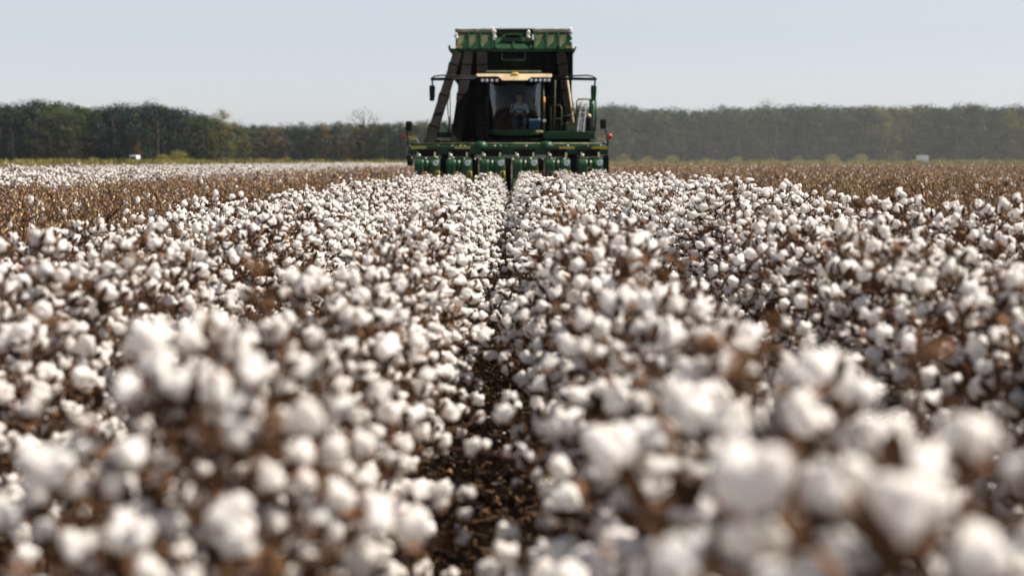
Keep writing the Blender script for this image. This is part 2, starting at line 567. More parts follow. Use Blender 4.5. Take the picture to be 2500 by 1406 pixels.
NP = 14
PL = [plant_variant(i) for i in range(NP)]
STEM_ME = [p[0].mesh('stalk', [M['stalk']]) for p in PL]
LEAF_ME = [p[1].mesh('dry_foliage', [M['dryleaf']]) for p in PL]
PM = [M['lint'], M['bur'], M['stalk'], M['dryleaf']]


def plant_template(i, lod):
    stem, leaf, bolls = PL[i]
    B = [BOLL_0, BOLL_1, BOLL_T][lod]
    parts = []
    v, t, m = stem.tri(); parts.append(((v, t, m + 2), np.eye(4)))
    v, t, m = leaf.tri(); parts.append(((v, t, m + 3), np.eye(4)))
    for q, bd, sp_, sc, k in bolls:
        parts.append((B[k], xf_dir(q, bd, sp_, sc)))
    return merge_templates(parts)


ROW = 0.97
ROFF = -0.055
ROW_H = [0.925, 0.955, 0.925, 1.0, 1.0, 1.02]
ROWS = [k * ROW + ROFF for k in (-2.5, -1.5, -0.5, 0.5, 1.5, 2.5)]
HEAD_Y = 59.0
spots = []
for ri, rx in enumerate(ROWS):
    y = (1.75 if ri != 3 else 1.5) + random.uniform(0, 0.15)
    while y < HEAD_Y + 1.0:
        x = rx + random.gauss(0, 0.035) - (0.045 if ri == 3 and y < 12 else 0.0) + (0.035 if ri == 2 and y < 12 else 0.0)
        s = random.gauss(1.0, 0.052)
        s *= 1.0 + 0.05 * math.sin(y * 0.9 + ri * 2.1) + 0.03 * math.sin(y * 2.3 + ri)
        if y < 2.6: s *= 0.94
        s *= ROW_H[ri] * (1.0 - 0.07 * min(1, max(0, (y - 28) / 18)))
        inside = abs(x) < 0.257 * y + 0.45
        spots.append((math.hypot(x, y), x, y, min(s, 1.14), random.uniform(0, 6.28), random.randrange(NP), ri, inside))
        y += random.uniform(0.15, 0.215)
vis = sorted([s for s in spots if s[7]])[:300]
vis_set = set(id(s) for s in vis)
ROW_TXT = ['outermost left white row, beside the stripped brown stalks', 'second white row left of the bare furrow',
           'white row directly left of the bare furrow', 'white row directly right of the bare furrow',
           'second white row right of the bare furrow', 'outermost right white row, beside the stripped brown stalks']
for d, x, y, s, a, k, ri, ins in vis:
    o = empty('cotton_plant', (x, y, 0))
    o.rotation_euler = (random.uniform(-.05, .05), random.uniform(-.05, .05), a)
    wd = s * random.uniform(0.95, 1.08) * (1.0 if ri not in (2, 3) or y < 6.5 else (1.02 if y < 9 else 1.05))
    o.scale = (wd, wd, s)
    look = 'big blurred cotton plant' if d < 6 else ('soft focus cotton plant' if d < 11.5 else 'sharply focused cotton plant')
    tag(o, look + ' in the ' + ROW_TXT[ri], 'cotton plant', 'white cotton plants in the standing rows')
    link_mesh('stalk', STEM_ME[k], o)
    link_mesh('dry_foliage', LEAF_ME[k], o)
    lib = BOLL_N
    big = (1.24 if d < 3.6 else (1.08 if d < 6 else 0.98)) if ri == 3 else (1.0 if d < 6 else 0.96)
    for q, bd, sp_, sc, bk in PL[k][2]:
        b = link_mesh('boll', lib[bk], o)
        b.matrix_basis = Matrix(xf_dir(q, bd, sp_, [e * big for e in sc]).tolist())


def plant_xf(x, y, s, a):
    return xf((x, y, 0), (random.uniform(-.05, .05), random.uniform(-.05, .05), a), s)


bat = {}
for s in spots:
    if id(s) in vis_set: continue
    d, x, y, sc, a, k, ri, ins = s
    if abs(x) > 0.257 * y + 1.6: continue
    lod = 2 if d < 12 else (1 if d < 42 else 0)
    bat.setdefault((k, lod), []).append(plant_xf(x, y, sc, a))
far = scatter_mesh('cotton_rows', [(plant_template(k, lod), np.array(X)) for (k, lod), X in bat.items()], PM)
tag(link_mesh('cotton_rows', far), 'white cotton rows running on to the green picking machine', 'cotton rows', 'white cotton plants in the standing rows', 'stuff')

# the strip of uncut cotton left of the stripped rows
bat = {}
LX = -9.2
for j in range(14):
    rx = LX - j * ROW
    y = max(30.0, abs(rx) / 0.275)
    while y < 260:
        k = random.randrange(6)
        lod = 1 if y < 45 else 0
        bat.setdefault((k, lod), []).append(plant_xf(rx + random.gauss(0, .06), y, random.gauss(1.02, 0.07), random.uniform(0, 6.28)))
        y += random.uniform(0.2, 0.3) * (1 if y < 70 else 1.6)
m2 = scatter_mesh('distant_cotton', [(plant_template(k, lod), np.array(X)) for (k, lod), X in bat.items()], PM)
tag(link_mesh('distant_cotton', m2), 'pale strip of uncut cotton beyond the stripped stalks on the left', 'cotton strip', None, 'stuff')


# ------------------------------------------------------------------ stripped stalks
def stripped_variant(seed, lod):
    r = random.Random(seed * 17 + 3)
    g = Geo()
    H = r.uniform(0.62, 0.86)
    n = 5 if lod else 3
    lx, ly = r.uniform(-.1, .1), r.uniform(-.1, .1)

    def sp(t): return Vector((lx * t * t, ly * t * t, H * t))
    g.tube([sp(0), sp(.5), sp(1)], [0.008, 0.006, 0.003], n, 0, cap=False)
    nb = 21 if lod else 12
    for i in range(nb):
        t = r.uniform(0.2, 0.98)
        a = r.uniform(0, 6.28)
        L = (0.34 - 0.22 * t) * r.uniform(0.7, 1.2)
        d = Vector((math.cos(a), math.sin(a), r.uniform(0.3, 1.1)))
        p0 = sp(t); p1 = p0 + d * L
        if lod: g.tube([p0, p0.lerp(p1, .5) + Vector((r.uniform(-.015, .015), r.uniform(-.015, .015), 0)), p1], [0.004, 0.003, 0.002], 4, 0, cap=False)
        else: g.tube([p0, p1], [0.006, 0.004], 3, 0, cap=False)
        for q in ([p1, p0.lerp(p1, .55)] if lod else [p1]):
            if r.random() < 0.85:
                kk = 4 if lod else 3
                sz = 0.85 if lod else 1.3
                for k in range(kk):
                    b = 2 * PI * k / kk + r.random()
                    c, s_ = math.cos(b), math.sin(b)
                    g.add([q + Vector((-s_ * .009, c * .009, 0)) * sz, q + Vector((s_ * .009, -c * .009, 0)) * sz,
                           q + Vector((c * .032 + s_ * .006, s_ * .032 - c * .006, .022)) * sz, q + Vector((c * .04, s_ * .04, .045)) * sz], [(0, 1, 2), (0, 2, 3)], 1)
            if r.random() < (0.12 if lod else 0.22):
                V, F = ico(1)
                e = r.uniform(0.009, 0.018) if r.random() < .75 else r.uniform(.022, .034)
                o = q + Vector((0, 0, -0.01))
                g.add([o + Vector((v[0] * e, v[1] * e, v[2] * e * r.uniform(1.0, 1.8))) for v in V], [tuple(f) for f in F], 2)
    for i in range(5 if lod else 2):
        dry_leaf(g, sp(r.uniform(.1, .9)) + Vector((r.uniform(-.12, .12), r.uniform(-.12, .12), 0)), r, r.uniform(.015, .035), 3 if r.random() < .5 else 1)
    return g


SM = [M['stripped'], M['husk'], M['lint'], M['dryleaf']]
NS = 10
STR = [stripped_variant(i, 1) for i in range(NS)]
# near ones: stalk and the husks / lint / leaves still hanging on it as parts
def split_slots(g, keep):
    h = Geo()
    used = {}
    for f, m in zip(g.f, g.m):
        if m in keep:
            ids = []
            for i in f:
                if i not in used:
                    used[i] = len(h.v); h.v.append(g.v[i])
                ids.append(used[i])
            h.f.append(tuple(ids)); h.m.append(keep[m])
    return h


STR_STEM = [split_slots(g, {0: 0}).mesh('stalk', [M['stripped']]) for g in STR]
STR_REST = [split_slots(g, {1: 0, 2: 1, 3: 2}).mesh('dry_foliage', [M['husk'], M['lint'], M['dryleaf']]) for g in STR]
STR_T = [g.tri() for g in STR]
STR_F = [stripped_variant(i + 40, 0).tri() for i in range(NS)]
ss = []
for side in (-1, 1):
    j = 0
    while True:
        ax = 3.5 * ROW + j * ROW
        if side < 0 and ax > 8.8: break
        if ax > 70: break
        y = max(8.0, (ax - 0.7) / 0.262)
        while y < 250:
            x = side * ax + random.gauss(0, 0.12)
            f = 1.0 if y < 60 else (1.5 if y < 120 else 2.4)
            ss.append((math.hypot(x, y), x, y, random.gauss(1.0, 0.09), abs(x) < 0.257 * y + 0.15))
            y += random.uniform(0.11, 0.22) * f
        j += 1
vis2 = sorted([s for s in ss if s[4]])[:300]
v2 = set(id(s) for s in vis2)
for d, x, y, s, ins in vis2:
    k = random.randrange(NS)
    o = empty('stripped_stalk', (x, y, 0))
    o.rotation_euler = (random.uniform(-.12, .12), random.uniform(-.12, .12), random.uniform(0, 6.28))
    o.scale = (s, s, s)
    tag(o, ('brown picked-over cotton stalk just left of the white rows' if x < 0 else 'brown picked-over cotton stalk just right of the white rows'),
        'cotton stalk', 'stripped brown cotton stalks beside the white rows')
    link_mesh('stalk', STR_STEM[k], o)
    link_mesh('dry_foliage', STR_REST[k], o)
bat = {}
# behind the machine the rows are stripped as well, and the field beyond the uncut strip
extra = []
for j in range(6):
    y = HEAD_Y + 3
    while y < 250:
        extra.append((0, ROWS[j] + random.gauss(0, .12), y, random.gauss(.95, .08), True)); y += random.uniform(.15, .3) * (1.5 if y < 120 else 2.4)
for j in range(60):
    ax = -LX + 14 * ROW + j * ROW
    y = ax / 0.262
    while y < 270:
        extra.append((0, -ax + random.gauss(0, .12), y, random.gauss(1.0, .09), True)); y += random.uniform(.2, .5) * (1.5 if y < 120 else 2.4)
for s in ss + extra:
    if id(s) in v2: continue
    d, x, y, sc, ins = s
    k = random.randrange(NS)
    lod = 1 if y < 38 else 0
    f = 1.0 if y < 60 else (1.15 if y < 120 else 1.4)
    bat.setdefault((k, lod), []).append(xf((x, y, 0), (random.uniform(-.12, .12), random.uniform(-.12, .12), random.uniform(0, 6.28)), (sc * f, sc * f, sc)))
m3 = scatter_mesh('stubble', [((STR_T if lod else STR_F)[k], np.array(X)) for (k, lod), X in bat.items()], SM, smooth=False)
tag(link_mesh('stubble', m3), 'stripped brown cotton stalks covering the picked field to the woods', 'stubble', 'stripped brown cotton stalks beside the white rows', 'stuff')

# ------------------------------------------------------------------ ground
g = Geo()
xs = [-4000, -600, -60, -10, -4] + [i * 0.15 for i in range(-20, 21)] + [4, 10, 60, 600, 4000]
ys = [-60, -5, 0] + [1 + 0.3 * i for i in range(90)] + [30, 40, 60, 100, 200, 400, 800, 2000, 8000]
vs = []
for y in ys:
    for x in xs:
        z = 0.0
        if abs(x) < 3.5 and 0 < y < 29:
            z = 0.035 * math.cos(2 * PI * x / ROW + PI) - 0.035 + 0.012 * noise.noise(Vector((x * 5, y * 5, 0)))
        elif abs(x) < 3.5 or y <= 0: z = -0.03
        vs.append((x, y, z))
n = len(xs)
g.add(vs, [(j * n + i, j * n + i + 1, (j + 1) * n + i + 1, (j + 1) * n + i) for j in range(len(ys) - 1) for i in range(n - 1)])
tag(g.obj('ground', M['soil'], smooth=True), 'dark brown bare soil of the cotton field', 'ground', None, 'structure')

# litter and clods lying in the furrow
tpls = []
for i in range(6):
    h = Geo(); dry_leaf(h, (0, 0, 0), random.Random(i), 1.0, 0); tpls.append(h.tri())
bat = {}
for i in range(15000):
    y = 5 + 40 * random.random() ** 1.5
    x = ROFF + random.gauss(0, 0.22) if random.random() < 0.6 else random.uniform(-3.2, 3.2)
    if abs(x) > 0.26 * y + .3: continue
    z = 0.035 * math.cos(2 * PI * x / ROW + PI) - 0.028 if abs(x) < 3.5 else 0
    bat.setdefault(random.randrange(6), []).append(xf((x, y, z), (random.uniform(-.5, .5), random.uniform(-.5, .5), random.uniform(0, 6.28)), random.uniform(.012, .04)))
lm = scatter_mesh('leaf_litter', [(tpls[k], np.array(X)) for k, X in bat.items()], [M['litter']], smooth=False)
tag(link_mesh('leaf_litter', lm), 'tan dead leaf scraps strewn over the dark furrow', 'leaf litter', None, 'stuff')
V, F = ico(2)
h = Geo(); h.add([v * (1 + 0.35 * noise.noise(Vector(v) * 1.7)) for v in V], [tuple(f) for f in F])
X = []
for i in range(2500):
    y = 5 + 24 * random.random() ** 1.4
    x = ROFF + random.gauss(0, 0.2)
    z = 0.035 * math.cos(2 * PI * x / ROW + PI) - 0.035
    e = random.uniform(.006, .03)
    X.append(xf((x, y, z), (random.uniform(0, 6), random.uniform(0, 6), random.uniform(0, 6)), (e, e * .8, e * .6)))
cm = scatter_mesh('dirt', [(h.tri(), np.array(X))], [M['soil']])
tag(link_mesh('dirt', cm), 'crumbled soil clods along the bare furrow', 'dirt', None, 'stuff')
V, F = ico(1)
h = Geo(); h.add([v * (1 + 0.5 * noise.noise(Vector(v) * 2.7)) for v in V], [tuple(f) for f in F])
X = []
for i in range(140):
    y = 5 + 24 * random.random() ** 1.3
    x = ROFF + random.gauss(0, 0.25)
    e = random.uniform(.006, .02)
    X.append(xf((x, y, 0.035 * math.cos(2 * PI * x / ROW + PI) - 0.025), (0, 0, random.uniform(0, 6)), (e * 1.4, e, e * .6)))
fm = scatter_mesh('lint_debris', [(h.tri(), np.array(X))], [M['lint']])
tag(link_mesh('lint_debris', fm), 'scraps of fallen white lint on the furrow floor', 'fallen lint', None, 'stuff')


# ------------------------------------------------------------------ woods
def tree_variant(seed, h, cw, leafm, base=0.12, clumps=34, per=130, leaf=0.27, sparse=False, shape='round'):
    """returns (trunk Geo, crown Geo); h tall, cw crown half-width, base: where the crown starts"""
    r = random.Random(seed * 13 + 1)
    tr = Geo(); cr = Geo()
    top = Vector((r.uniform(-.4, .4), r.uniform(-.4, .4), h * 0.8))
    pts = [Vector((0, 0, -0.2)), Vector((r.uniform(-.15, .15), 0, h * .25)), top * 0.6 + Vector((0, 0, 0)), top]
    tr.tube(pts, [h * .022, h * .017, h * .011, h * .004], 7, 0)
    cents = []
    for i in range(clumps):
        for _ in range(30):
            z = r.uniform(base, 1.0)
            f = (z - base) / (1 - base)
            if shape == 'round': w = math.sqrt(max(0.02, 1 - (2 * f - 0.95) ** 2 * 0.93))
            elif shape == 'dome': w = math.sqrt(max(0.02, 1 - f ** 2.6))
            else: w = math.sqrt(max(0.02, math.sin(PI * min(1, f * 0.9 + .1))))
            a = r.uniform(0, 6.28)
            rad = cw * w * math.sqrt(r.uniform(0.15 if not sparse else .3, 1.0))
            c = Vector((rad * math.cos(a), rad * math.sin(a), z * h - h * 0.04))
            if all((c - q).length > cw * 0.30 for q in cents): break
        cents.append(c)
    for i in range(0, len(cents), 4 if not sparse else 2):
        c = cents[i]
        t = max(.2, min(.75, c.z / h - 0.15))
        p0 = pts[0].lerp(pts[3], t)
        tr.tube([p0, p0.lerp(c, .5) + Vector((0, 0, h * .015)), c], [h * .007, h * .005, h * .002], 4, 0, cap=False)
    for c in cents:
        cr_ = cw * r.uniform(0.26, 0.46)
        n = int(per * r.uniform(.6, 1.3))
        out = Vector((c.x, c.y, (c.z - h * .5) * 0.6)).normalized() if c.length > 0 else Vector((0, 0, 1))
        for k in range(n):
            d = Vector((r.gauss(0, 1), r.gauss(0, 1), r.gauss(0, 1))).normalized()
            p = c + Vector((d.x, d.y, d.z * .75)) * cr_ * (r.random() ** 0.3)
            nrm = (d * 1.0 + out * 0.5 + Vector((r.gauss(0, .3), r.gauss(0, .3), r.gauss(0, .3) + .25))).normalized()
            a = nrm.orthogonal().normalized()
            a = Matrix.Rotation(r.uniform(0, 6.28), 3, nrm) @ a
            b = nrm.cross(a)
            s = leaf * r.uniform(.6, 1.3)
            cr.add([p - a * s * .5, p + b * s * .32, p + a * s * .55, p - b * s * .32], [(0, 1, 2, 3)], 0)
    return tr, cr


TREES = {}
LM = {'dark': M['leaf_dark'], 'mid': M['leaf_mid'], 'olive': M['leaf_olive'], 'rust': M['leaf_rust']}
SHAPES = ['round', 'dome', 'round', 'tall']
for tone in ('dark', 'mid', 'olive', 'rust'):
    for i in range(4 if tone in ('dark', 'mid') else 2):
        t, c = tree_variant(hash_ := (len(TREES) + 1), 14.0, 3.9 + 0.3 * (i % 3), tone, base=0.03 if i % 2 else 0.08, shape=SHAPES[i])
        TREES[(tone, i)] = (t.mesh('trunk', [M['bark']]), c.mesh('crown', [LM[tone]]), (t, c))
prof_l = [(-120, 246), (0, 249), (60, 251), (100, 238), (150, 243), (220, 249), (270, 252), (300, 245), (345, 252), (385, 243), (425, 256), (470, 266), (500, 277), (560, 292), (620, 301), (700, 299), (770, 296), (840, 296), (930, 294), (990, 292), (1040, 291), (1110, 292), (1300, 290)]
prof_r = [(1300, 258), (1420, 252), (1465, 251), (1500, 245), (1545, 252), (1560, 263), (1620, 258), (1700, 263), (1760, 256), (1850, 253), (1920, 251), (2020, 249), (2100, 253), (2200, 251), (2260, 247), (2320, 253), (2370, 246), (2420, 255), (2440, 264), (2470, 252), (2520, 254), (2700, 250)]


def top_at(prof, px):
    for (x0, y0), (x1, y1) in zip(prof, prof[1:]):
        if x0 <= px <= x1: return y0 + (y1 - y0) * (px - x0) / (x1 - x0)
    return prof[0][1] if px < prof[0][0] else prof[-1][1]


def plant_tree(tone, i, px, top, Y, label, group, wide=1.0, name='tree'):
    p = at(px, top, Y)
    h = p.z * 1.0
    o = empty(name, (p.x, Y, 0))
    s = h / 14.0
    o.scale = (s * wide, s * wide, s)
    o.rotation_euler = (0, 0, random.uniform(0, 6.28))
    tag(o, label, 'tree' if name != 'bush' else 'bush', group)
    link_mesh('trunk', TREES[(tone, i)][0], o)
    link_mesh('crown', TREES[(tone, i)][1], o)
    return o


def pick(tones):
    tone = random.choice(tones)
    return tone, random.randrange(4 if tone in ('dark', 'mid') else 2)


YL, YM, YR = 430.0, 620.0, 720.0
TONE_TXT = {'dark': 'dark green', 'mid': 'mid green', 'olive': 'olive', 'rust': 'rusty brown'}
px = -70
while px < 575:
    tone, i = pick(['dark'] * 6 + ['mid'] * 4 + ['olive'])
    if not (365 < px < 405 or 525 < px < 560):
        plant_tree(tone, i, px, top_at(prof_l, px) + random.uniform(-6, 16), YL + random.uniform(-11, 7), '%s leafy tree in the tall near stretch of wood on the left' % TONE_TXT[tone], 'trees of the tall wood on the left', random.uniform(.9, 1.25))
    px += random.uniform(24, 38)
plant_tree('dark', 1, 385, 240, YL - 4, 'dark dome-topped tree rising above the left wood', None, 1.3)
plant_tree('olive', 0, 540, 264, YL - 3, 'yellow-green tree standing up at the right end of the tall left wood', None, 0.95)
plant_tree('rust', 0, 336, 345, YL - 12, 'small brown tree behind the white truck at the foot of the left wood', None, 1.0)
plant_tree('olive', 1, 590, 310, YL + 60, 'tall olive tree where the left wood steps down', None, 0.8)
px = 585
while px < 1130:
    tone, i = pick(['dark'] * 5 + ['mid'] * 4 + ['rust'])
    plant_tree(tone, i, px, top_at(prof_l, px) + random.uniform(-4, 9), YM + random.uniform(-14, 8), '%s leafy tree in the low middle stretch of wood left of the machine' % TONE_TXT[tone], 'trees of the low wood left of the machine', random.uniform(1.0, 1.35))
    px += random.uniform(24, 36)
px = 1380
while px < 2590:
    tone, i = pick(['dark'] * 4 + ['mid'] * 7 + ['olive'])
    plant_tree(tone, i, px, top_at(prof_r, px) + random.uniform(-9, 18), YR + random.uniform(-16, 8), '%s hazy tree in the long wood right of the machine' % TONE_TXT[tone], 'trees of the hazy wood on the right', random.uniform(.85, 1.15))
    px += random.uniform(24, 38)
# lower trees along the edge of the wood
for px in (20, 90, 170, 250, 430, 610, 680, 760, 900, 960):
    tone, i = pick(['dark', 'mid', 'mid'])
    Y = (YL if px < 575 else YM) - random.uniform(8, 14)
    plant_tree(tone, i, px + random.uniform(-15, 15), random.uniform(318, 345), Y, 'low %s edge tree at the foot of the wood left of the machine' % TONE_TXT[tone], 'low edge trees left of the machine', random.uniform(1.0, 1.5))
for px in (1500, 1590, 1660, 1740, 1850, 1990, 2040, 2110, 2160, 2290, 2350, 2480):
    tone, i = pick(['mid', 'mid', 'olive', 'olive', 'rust'])
    plant_tree(tone, i, px + random.uniform(-15, 15), random.uniform(325, 352), YR - random.uniform(10, 16), 'low %s edge tree at the foot of the right wood' % TONE_TXT[tone], 'low edge trees of the right wood', random.uniform(.9, 1.3))
# bare-topped tree above the low wood
t, c = tree_variant(91, 17.0, 5.2, 'mid', base=0.72, clumps=26, per=16, leaf=.4, sparse=True, shape='dome')
p = at(888, 268, YM - 10)
o = empty('tree', (p.x, YM - 10, 0)); s = p.z / 17.0 * 1.03; o.scale = (s, s, s)
tag(o, 'sparse spreading tree with sky through its branches above the low wood', 'tree')
link_mesh('trunk', t.mesh('trunk', [M['bark']]), o); link_mesh('crown', c.mesh('crown', [M['leaf_mid']]), o)

# the mass of the wood behind the front trees
bat = {}
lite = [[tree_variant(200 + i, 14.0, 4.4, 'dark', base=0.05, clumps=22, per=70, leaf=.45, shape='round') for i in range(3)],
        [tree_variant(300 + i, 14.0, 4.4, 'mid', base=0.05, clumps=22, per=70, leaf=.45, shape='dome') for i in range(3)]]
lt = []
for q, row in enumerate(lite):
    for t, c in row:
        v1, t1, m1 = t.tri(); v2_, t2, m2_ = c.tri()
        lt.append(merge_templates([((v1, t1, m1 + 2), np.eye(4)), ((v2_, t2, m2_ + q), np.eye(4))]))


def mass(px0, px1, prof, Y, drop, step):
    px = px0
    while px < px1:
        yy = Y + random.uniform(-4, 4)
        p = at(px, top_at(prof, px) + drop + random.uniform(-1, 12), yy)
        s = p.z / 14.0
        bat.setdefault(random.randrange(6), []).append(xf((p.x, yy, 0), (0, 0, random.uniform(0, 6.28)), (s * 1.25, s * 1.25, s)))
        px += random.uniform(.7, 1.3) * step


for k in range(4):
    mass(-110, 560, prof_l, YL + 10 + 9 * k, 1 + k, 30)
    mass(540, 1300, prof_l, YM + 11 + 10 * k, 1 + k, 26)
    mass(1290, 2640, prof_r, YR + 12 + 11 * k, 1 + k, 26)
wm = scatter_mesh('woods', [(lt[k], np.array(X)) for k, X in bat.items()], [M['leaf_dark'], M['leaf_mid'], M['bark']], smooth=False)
tag(link_mesh('woods', wm), 'dense dark mass of wood behind the front trees', 'woods', None, 'stuff')


# bushes and weeds along the edge of the wood
def bush_variant(seed, leafm):
    t, c = tree_variant(seed, 14.0, 9.5, 'mid', base=0.0, clumps=60, per=40, leaf=.9, shape='dome')
    return t.mesh('trunk', [M['bark']]), c.mesh('crown', [leafm])


TREES[('bush', 0)] = bush_variant(71, M['weed']) + (None,)
TREES[('bush', 1)] = bush_variant(72, M['leaf_olive']) + (None,)
for px, top, lab in ((435, 369, 'broad bright yellow-green bush at the foot of the left wood'), (395, 378, 'smaller yellow-green bush against the broad bright one'),
                     (228, 385, 'low olive bush left of the white truck'), (145, 387, 'low green bush far left under the dark wood'), (362, 389, 'small bush just right of the white truck')):
    plant_tree('bush', 0, px, top, YL - 22 + random.uniform(-3, 3), lab, None, 1.15, 'bush')
for px in (520, 580, 640, 700, 780, 850, 930):
    plant_tree('bush', random.randrange(2), px, random.uniform(384, 390), YL + 40, 'low olive bush along the foot of the low wood left of the machine', 'bushes along the low wood', 1.2, 'bush')
for px in (1520, 1580, 1640, 1720, 1800, 1880, 1950, 2030, 2100, 2180, 2300, 2400, 2460):
    plant_tree('bush', random.randrange(2), px, random.uniform(376, 385), YR - 40, 'low hazy bush along the foot of the right wood', 'bushes along the right wood', 1.2, 'bush')
h = Geo()
rr = random.Random(5)
for i in range(40):
    a = rr.uniform(0, 6.28); l = rr.uniform(.5, 1.2)
    q = Vector((rr.uniform(-.6, .6), rr.uniform(-.6, .6), 0)); d = Vector((math.cos(a) * .4, math.sin(a) * .4, 1)) * l
    w = Vector((-math.sin(a), math.cos(a), 0)) * rr.uniform(.04, .09)
    h.add([q - w, q + w, q + d * .6 + w * .8, q + d, q + d * .6 - w * .8], [(0, 1, 2, 3, 4)])
X = []
for i in range(3600):
    if random.random() < .42: x = random.uniform(-135, -45); Y = random.uniform(300, 415)
    elif random.random() < .3: x = random.uniform(-90, -15); Y = random.uniform(420, 590)
    else: x = random.uniform(15, 190); Y = random.uniform(420, 690)
    e = random.uniform(.5, 1.1) if random.random() < .8 else random.uniform(1.1, 1.7)
    X.append(xf((x, Y, 0), (0, 0, random.uniform(0, 6.28)), (e * 1.3, e * 1.3, e)))
wm = scatter_mesh('undergrowth', [(h.tri(), np.array(X))], [M['weed']], smooth=False)
tag(link_mesh('undergrowth', wm), 'tall yellow-green weeds along the edge of the woods', 'undergrowth', None, 'stuff')
g = Geo(); g.add([(-900, 285, .06), (900, 285, .06), (900, 900, .06), (-900, 900, .06)], [(0, 1, 2, 3)])
tag(g.obj('grass_strip', M['grass']), 'rough grass margin between field and woods', 'grass', None, 'structure')

# ------------------------------------------------------------------ two far white vehicles
p = at(330, 404, 400)
o = empty('truck', (p.x, 400, 0))
o.scale = (.72, .8, 1.12)
tag(o, 'small white truck parked at the foot of the dark left wood', 'truck')
g = Geo(); g.prism([(-1.0, .75), (1.0, .75), (1.0, 1.35), (.93, 2.02), (.80, 2.14), (-.80, 2.14), (-.93, 2.02), (-1.0, 1.35)], -2.6, 2.4)
g.obj('body', M['whitepaint'], o, bevel=.06)
g = Geo(); g.prism([(-.80, 1.38), (.80, 1.38), (.74, 1.90), (-.74, 1.90)], -2.66, -2.59); g.obj('windshield', M['black'], o)
g = Geo(); g.box((-.95, -2.72, .45), (.95, -2.55, .74)); g.obj('bumper', M['black'], o)
for x in (-.84, .84):
    for y in (-1.7, 1.5):
        g = Geo(); g.lathe((x, y, .4), (1, 0, 0), [(.2, -.12), (.38, -.12), (.4, -.08), (.4, .08), (.38, .12), (.2, .12)], 18); g.obj('wheel', M['rubber'], o)
p = at(2252, 392, 640)
o = empty('trailer', (p.x, 640, 0))
o.scale = (.85, .85, .9)
tag(o, 'long white box trailer standing before the hazy right wood', 'trailer')
g = Geo(); g.box((-2.1, -1.2, 1.0), (2.1, 1.2, 3.35)); g.obj('body', M['whitepaint'], o, bevel=.05)
g = Geo(); g.box((-2.0, -1.1, .75), (2.0, 1.1, .99)); g.beam((2.0, 0, .85), (3.1, 0, .8), .12, .12); g.obj('chassis', M['black'], o)
for x in (-.7, .25):
    for y in (-1.05, 1.05):
        g = Geo(); g.lathe((x, y, .45), (0, 1, 0), [(.2, -.12), (.43, -.12), (.45, -.08), (.45, .08), (.43, .12), (.2, .12)], 18); g.obj('wheel', M['rubber'], o)

# ------------------------------------------------------------------ the cotton picker
PC = at(1240, 400, HEAD_Y).x
ROOT = empty('cotton_picker', (PC, HEAD_Y, 0))
tag(ROOT, 'big dark green cotton picking machine with raised basket driving down the white rows', 'cotton picker')


def L(px, py, Y):
    """photo pixel on the plane y = Y, in the machine's own coordinates"""
    p = at(px, py, Y)
    return Vector((p.x - PC, Y - HEAD_Y, p.z))


def LX_(px, Y): return L(px, 400, Y).x
def LZ_(py, Y): return L(1240, py, Y).z


def pbox(G, x0, y0, x1, y1, Yf, Yb, m=0):
    a = L(x0, y1, Yf); b = L(x1, y0, Yf)
    G.box((a.x, Yf - HEAD_Y, a.z), (b.x, Yb - HEAD_Y, b.z), m)


# --- header: cross beam
YB = 59.9
g = Geo()
pbox(g, 997, 356, 1486, 378, YB, YB + .35)
g.obj('header_beam', M['green'], ROOT, bevel=.03)
g = Geo()
a = L(1000, 352, YB + .18); b = L(1483, 352, YB + .18)
g.tube([a, b], .045, 10)
g.obj('hydraulic_pipe', M['green_dusty'], ROOT, smooth=True)
for x0, x1 in ((1003, 1041), (1110, 1148), (1365, 1403), (1444, 1483)):
    g = Geo(); pbox(g, x0, 358, x1, 364.5, YB - .012, YB - .003); g.obj('reflector', M['reflector'], ROOT)
for cx in (1174, 1335):
    g = Geo()
    c = L(cx, 359, YB + .12)
    prof = [(0.0, .17), (.10, .165), (.18, .13), (.215, .06), (.22, 0.0)]
    g.lathe((c.x, c.y, c.z), (0, 0, 1), [(r, h) for r, h in prof], 22)
    g.obj('gearbox_dome', M['green'], ROOT, smooth=True)
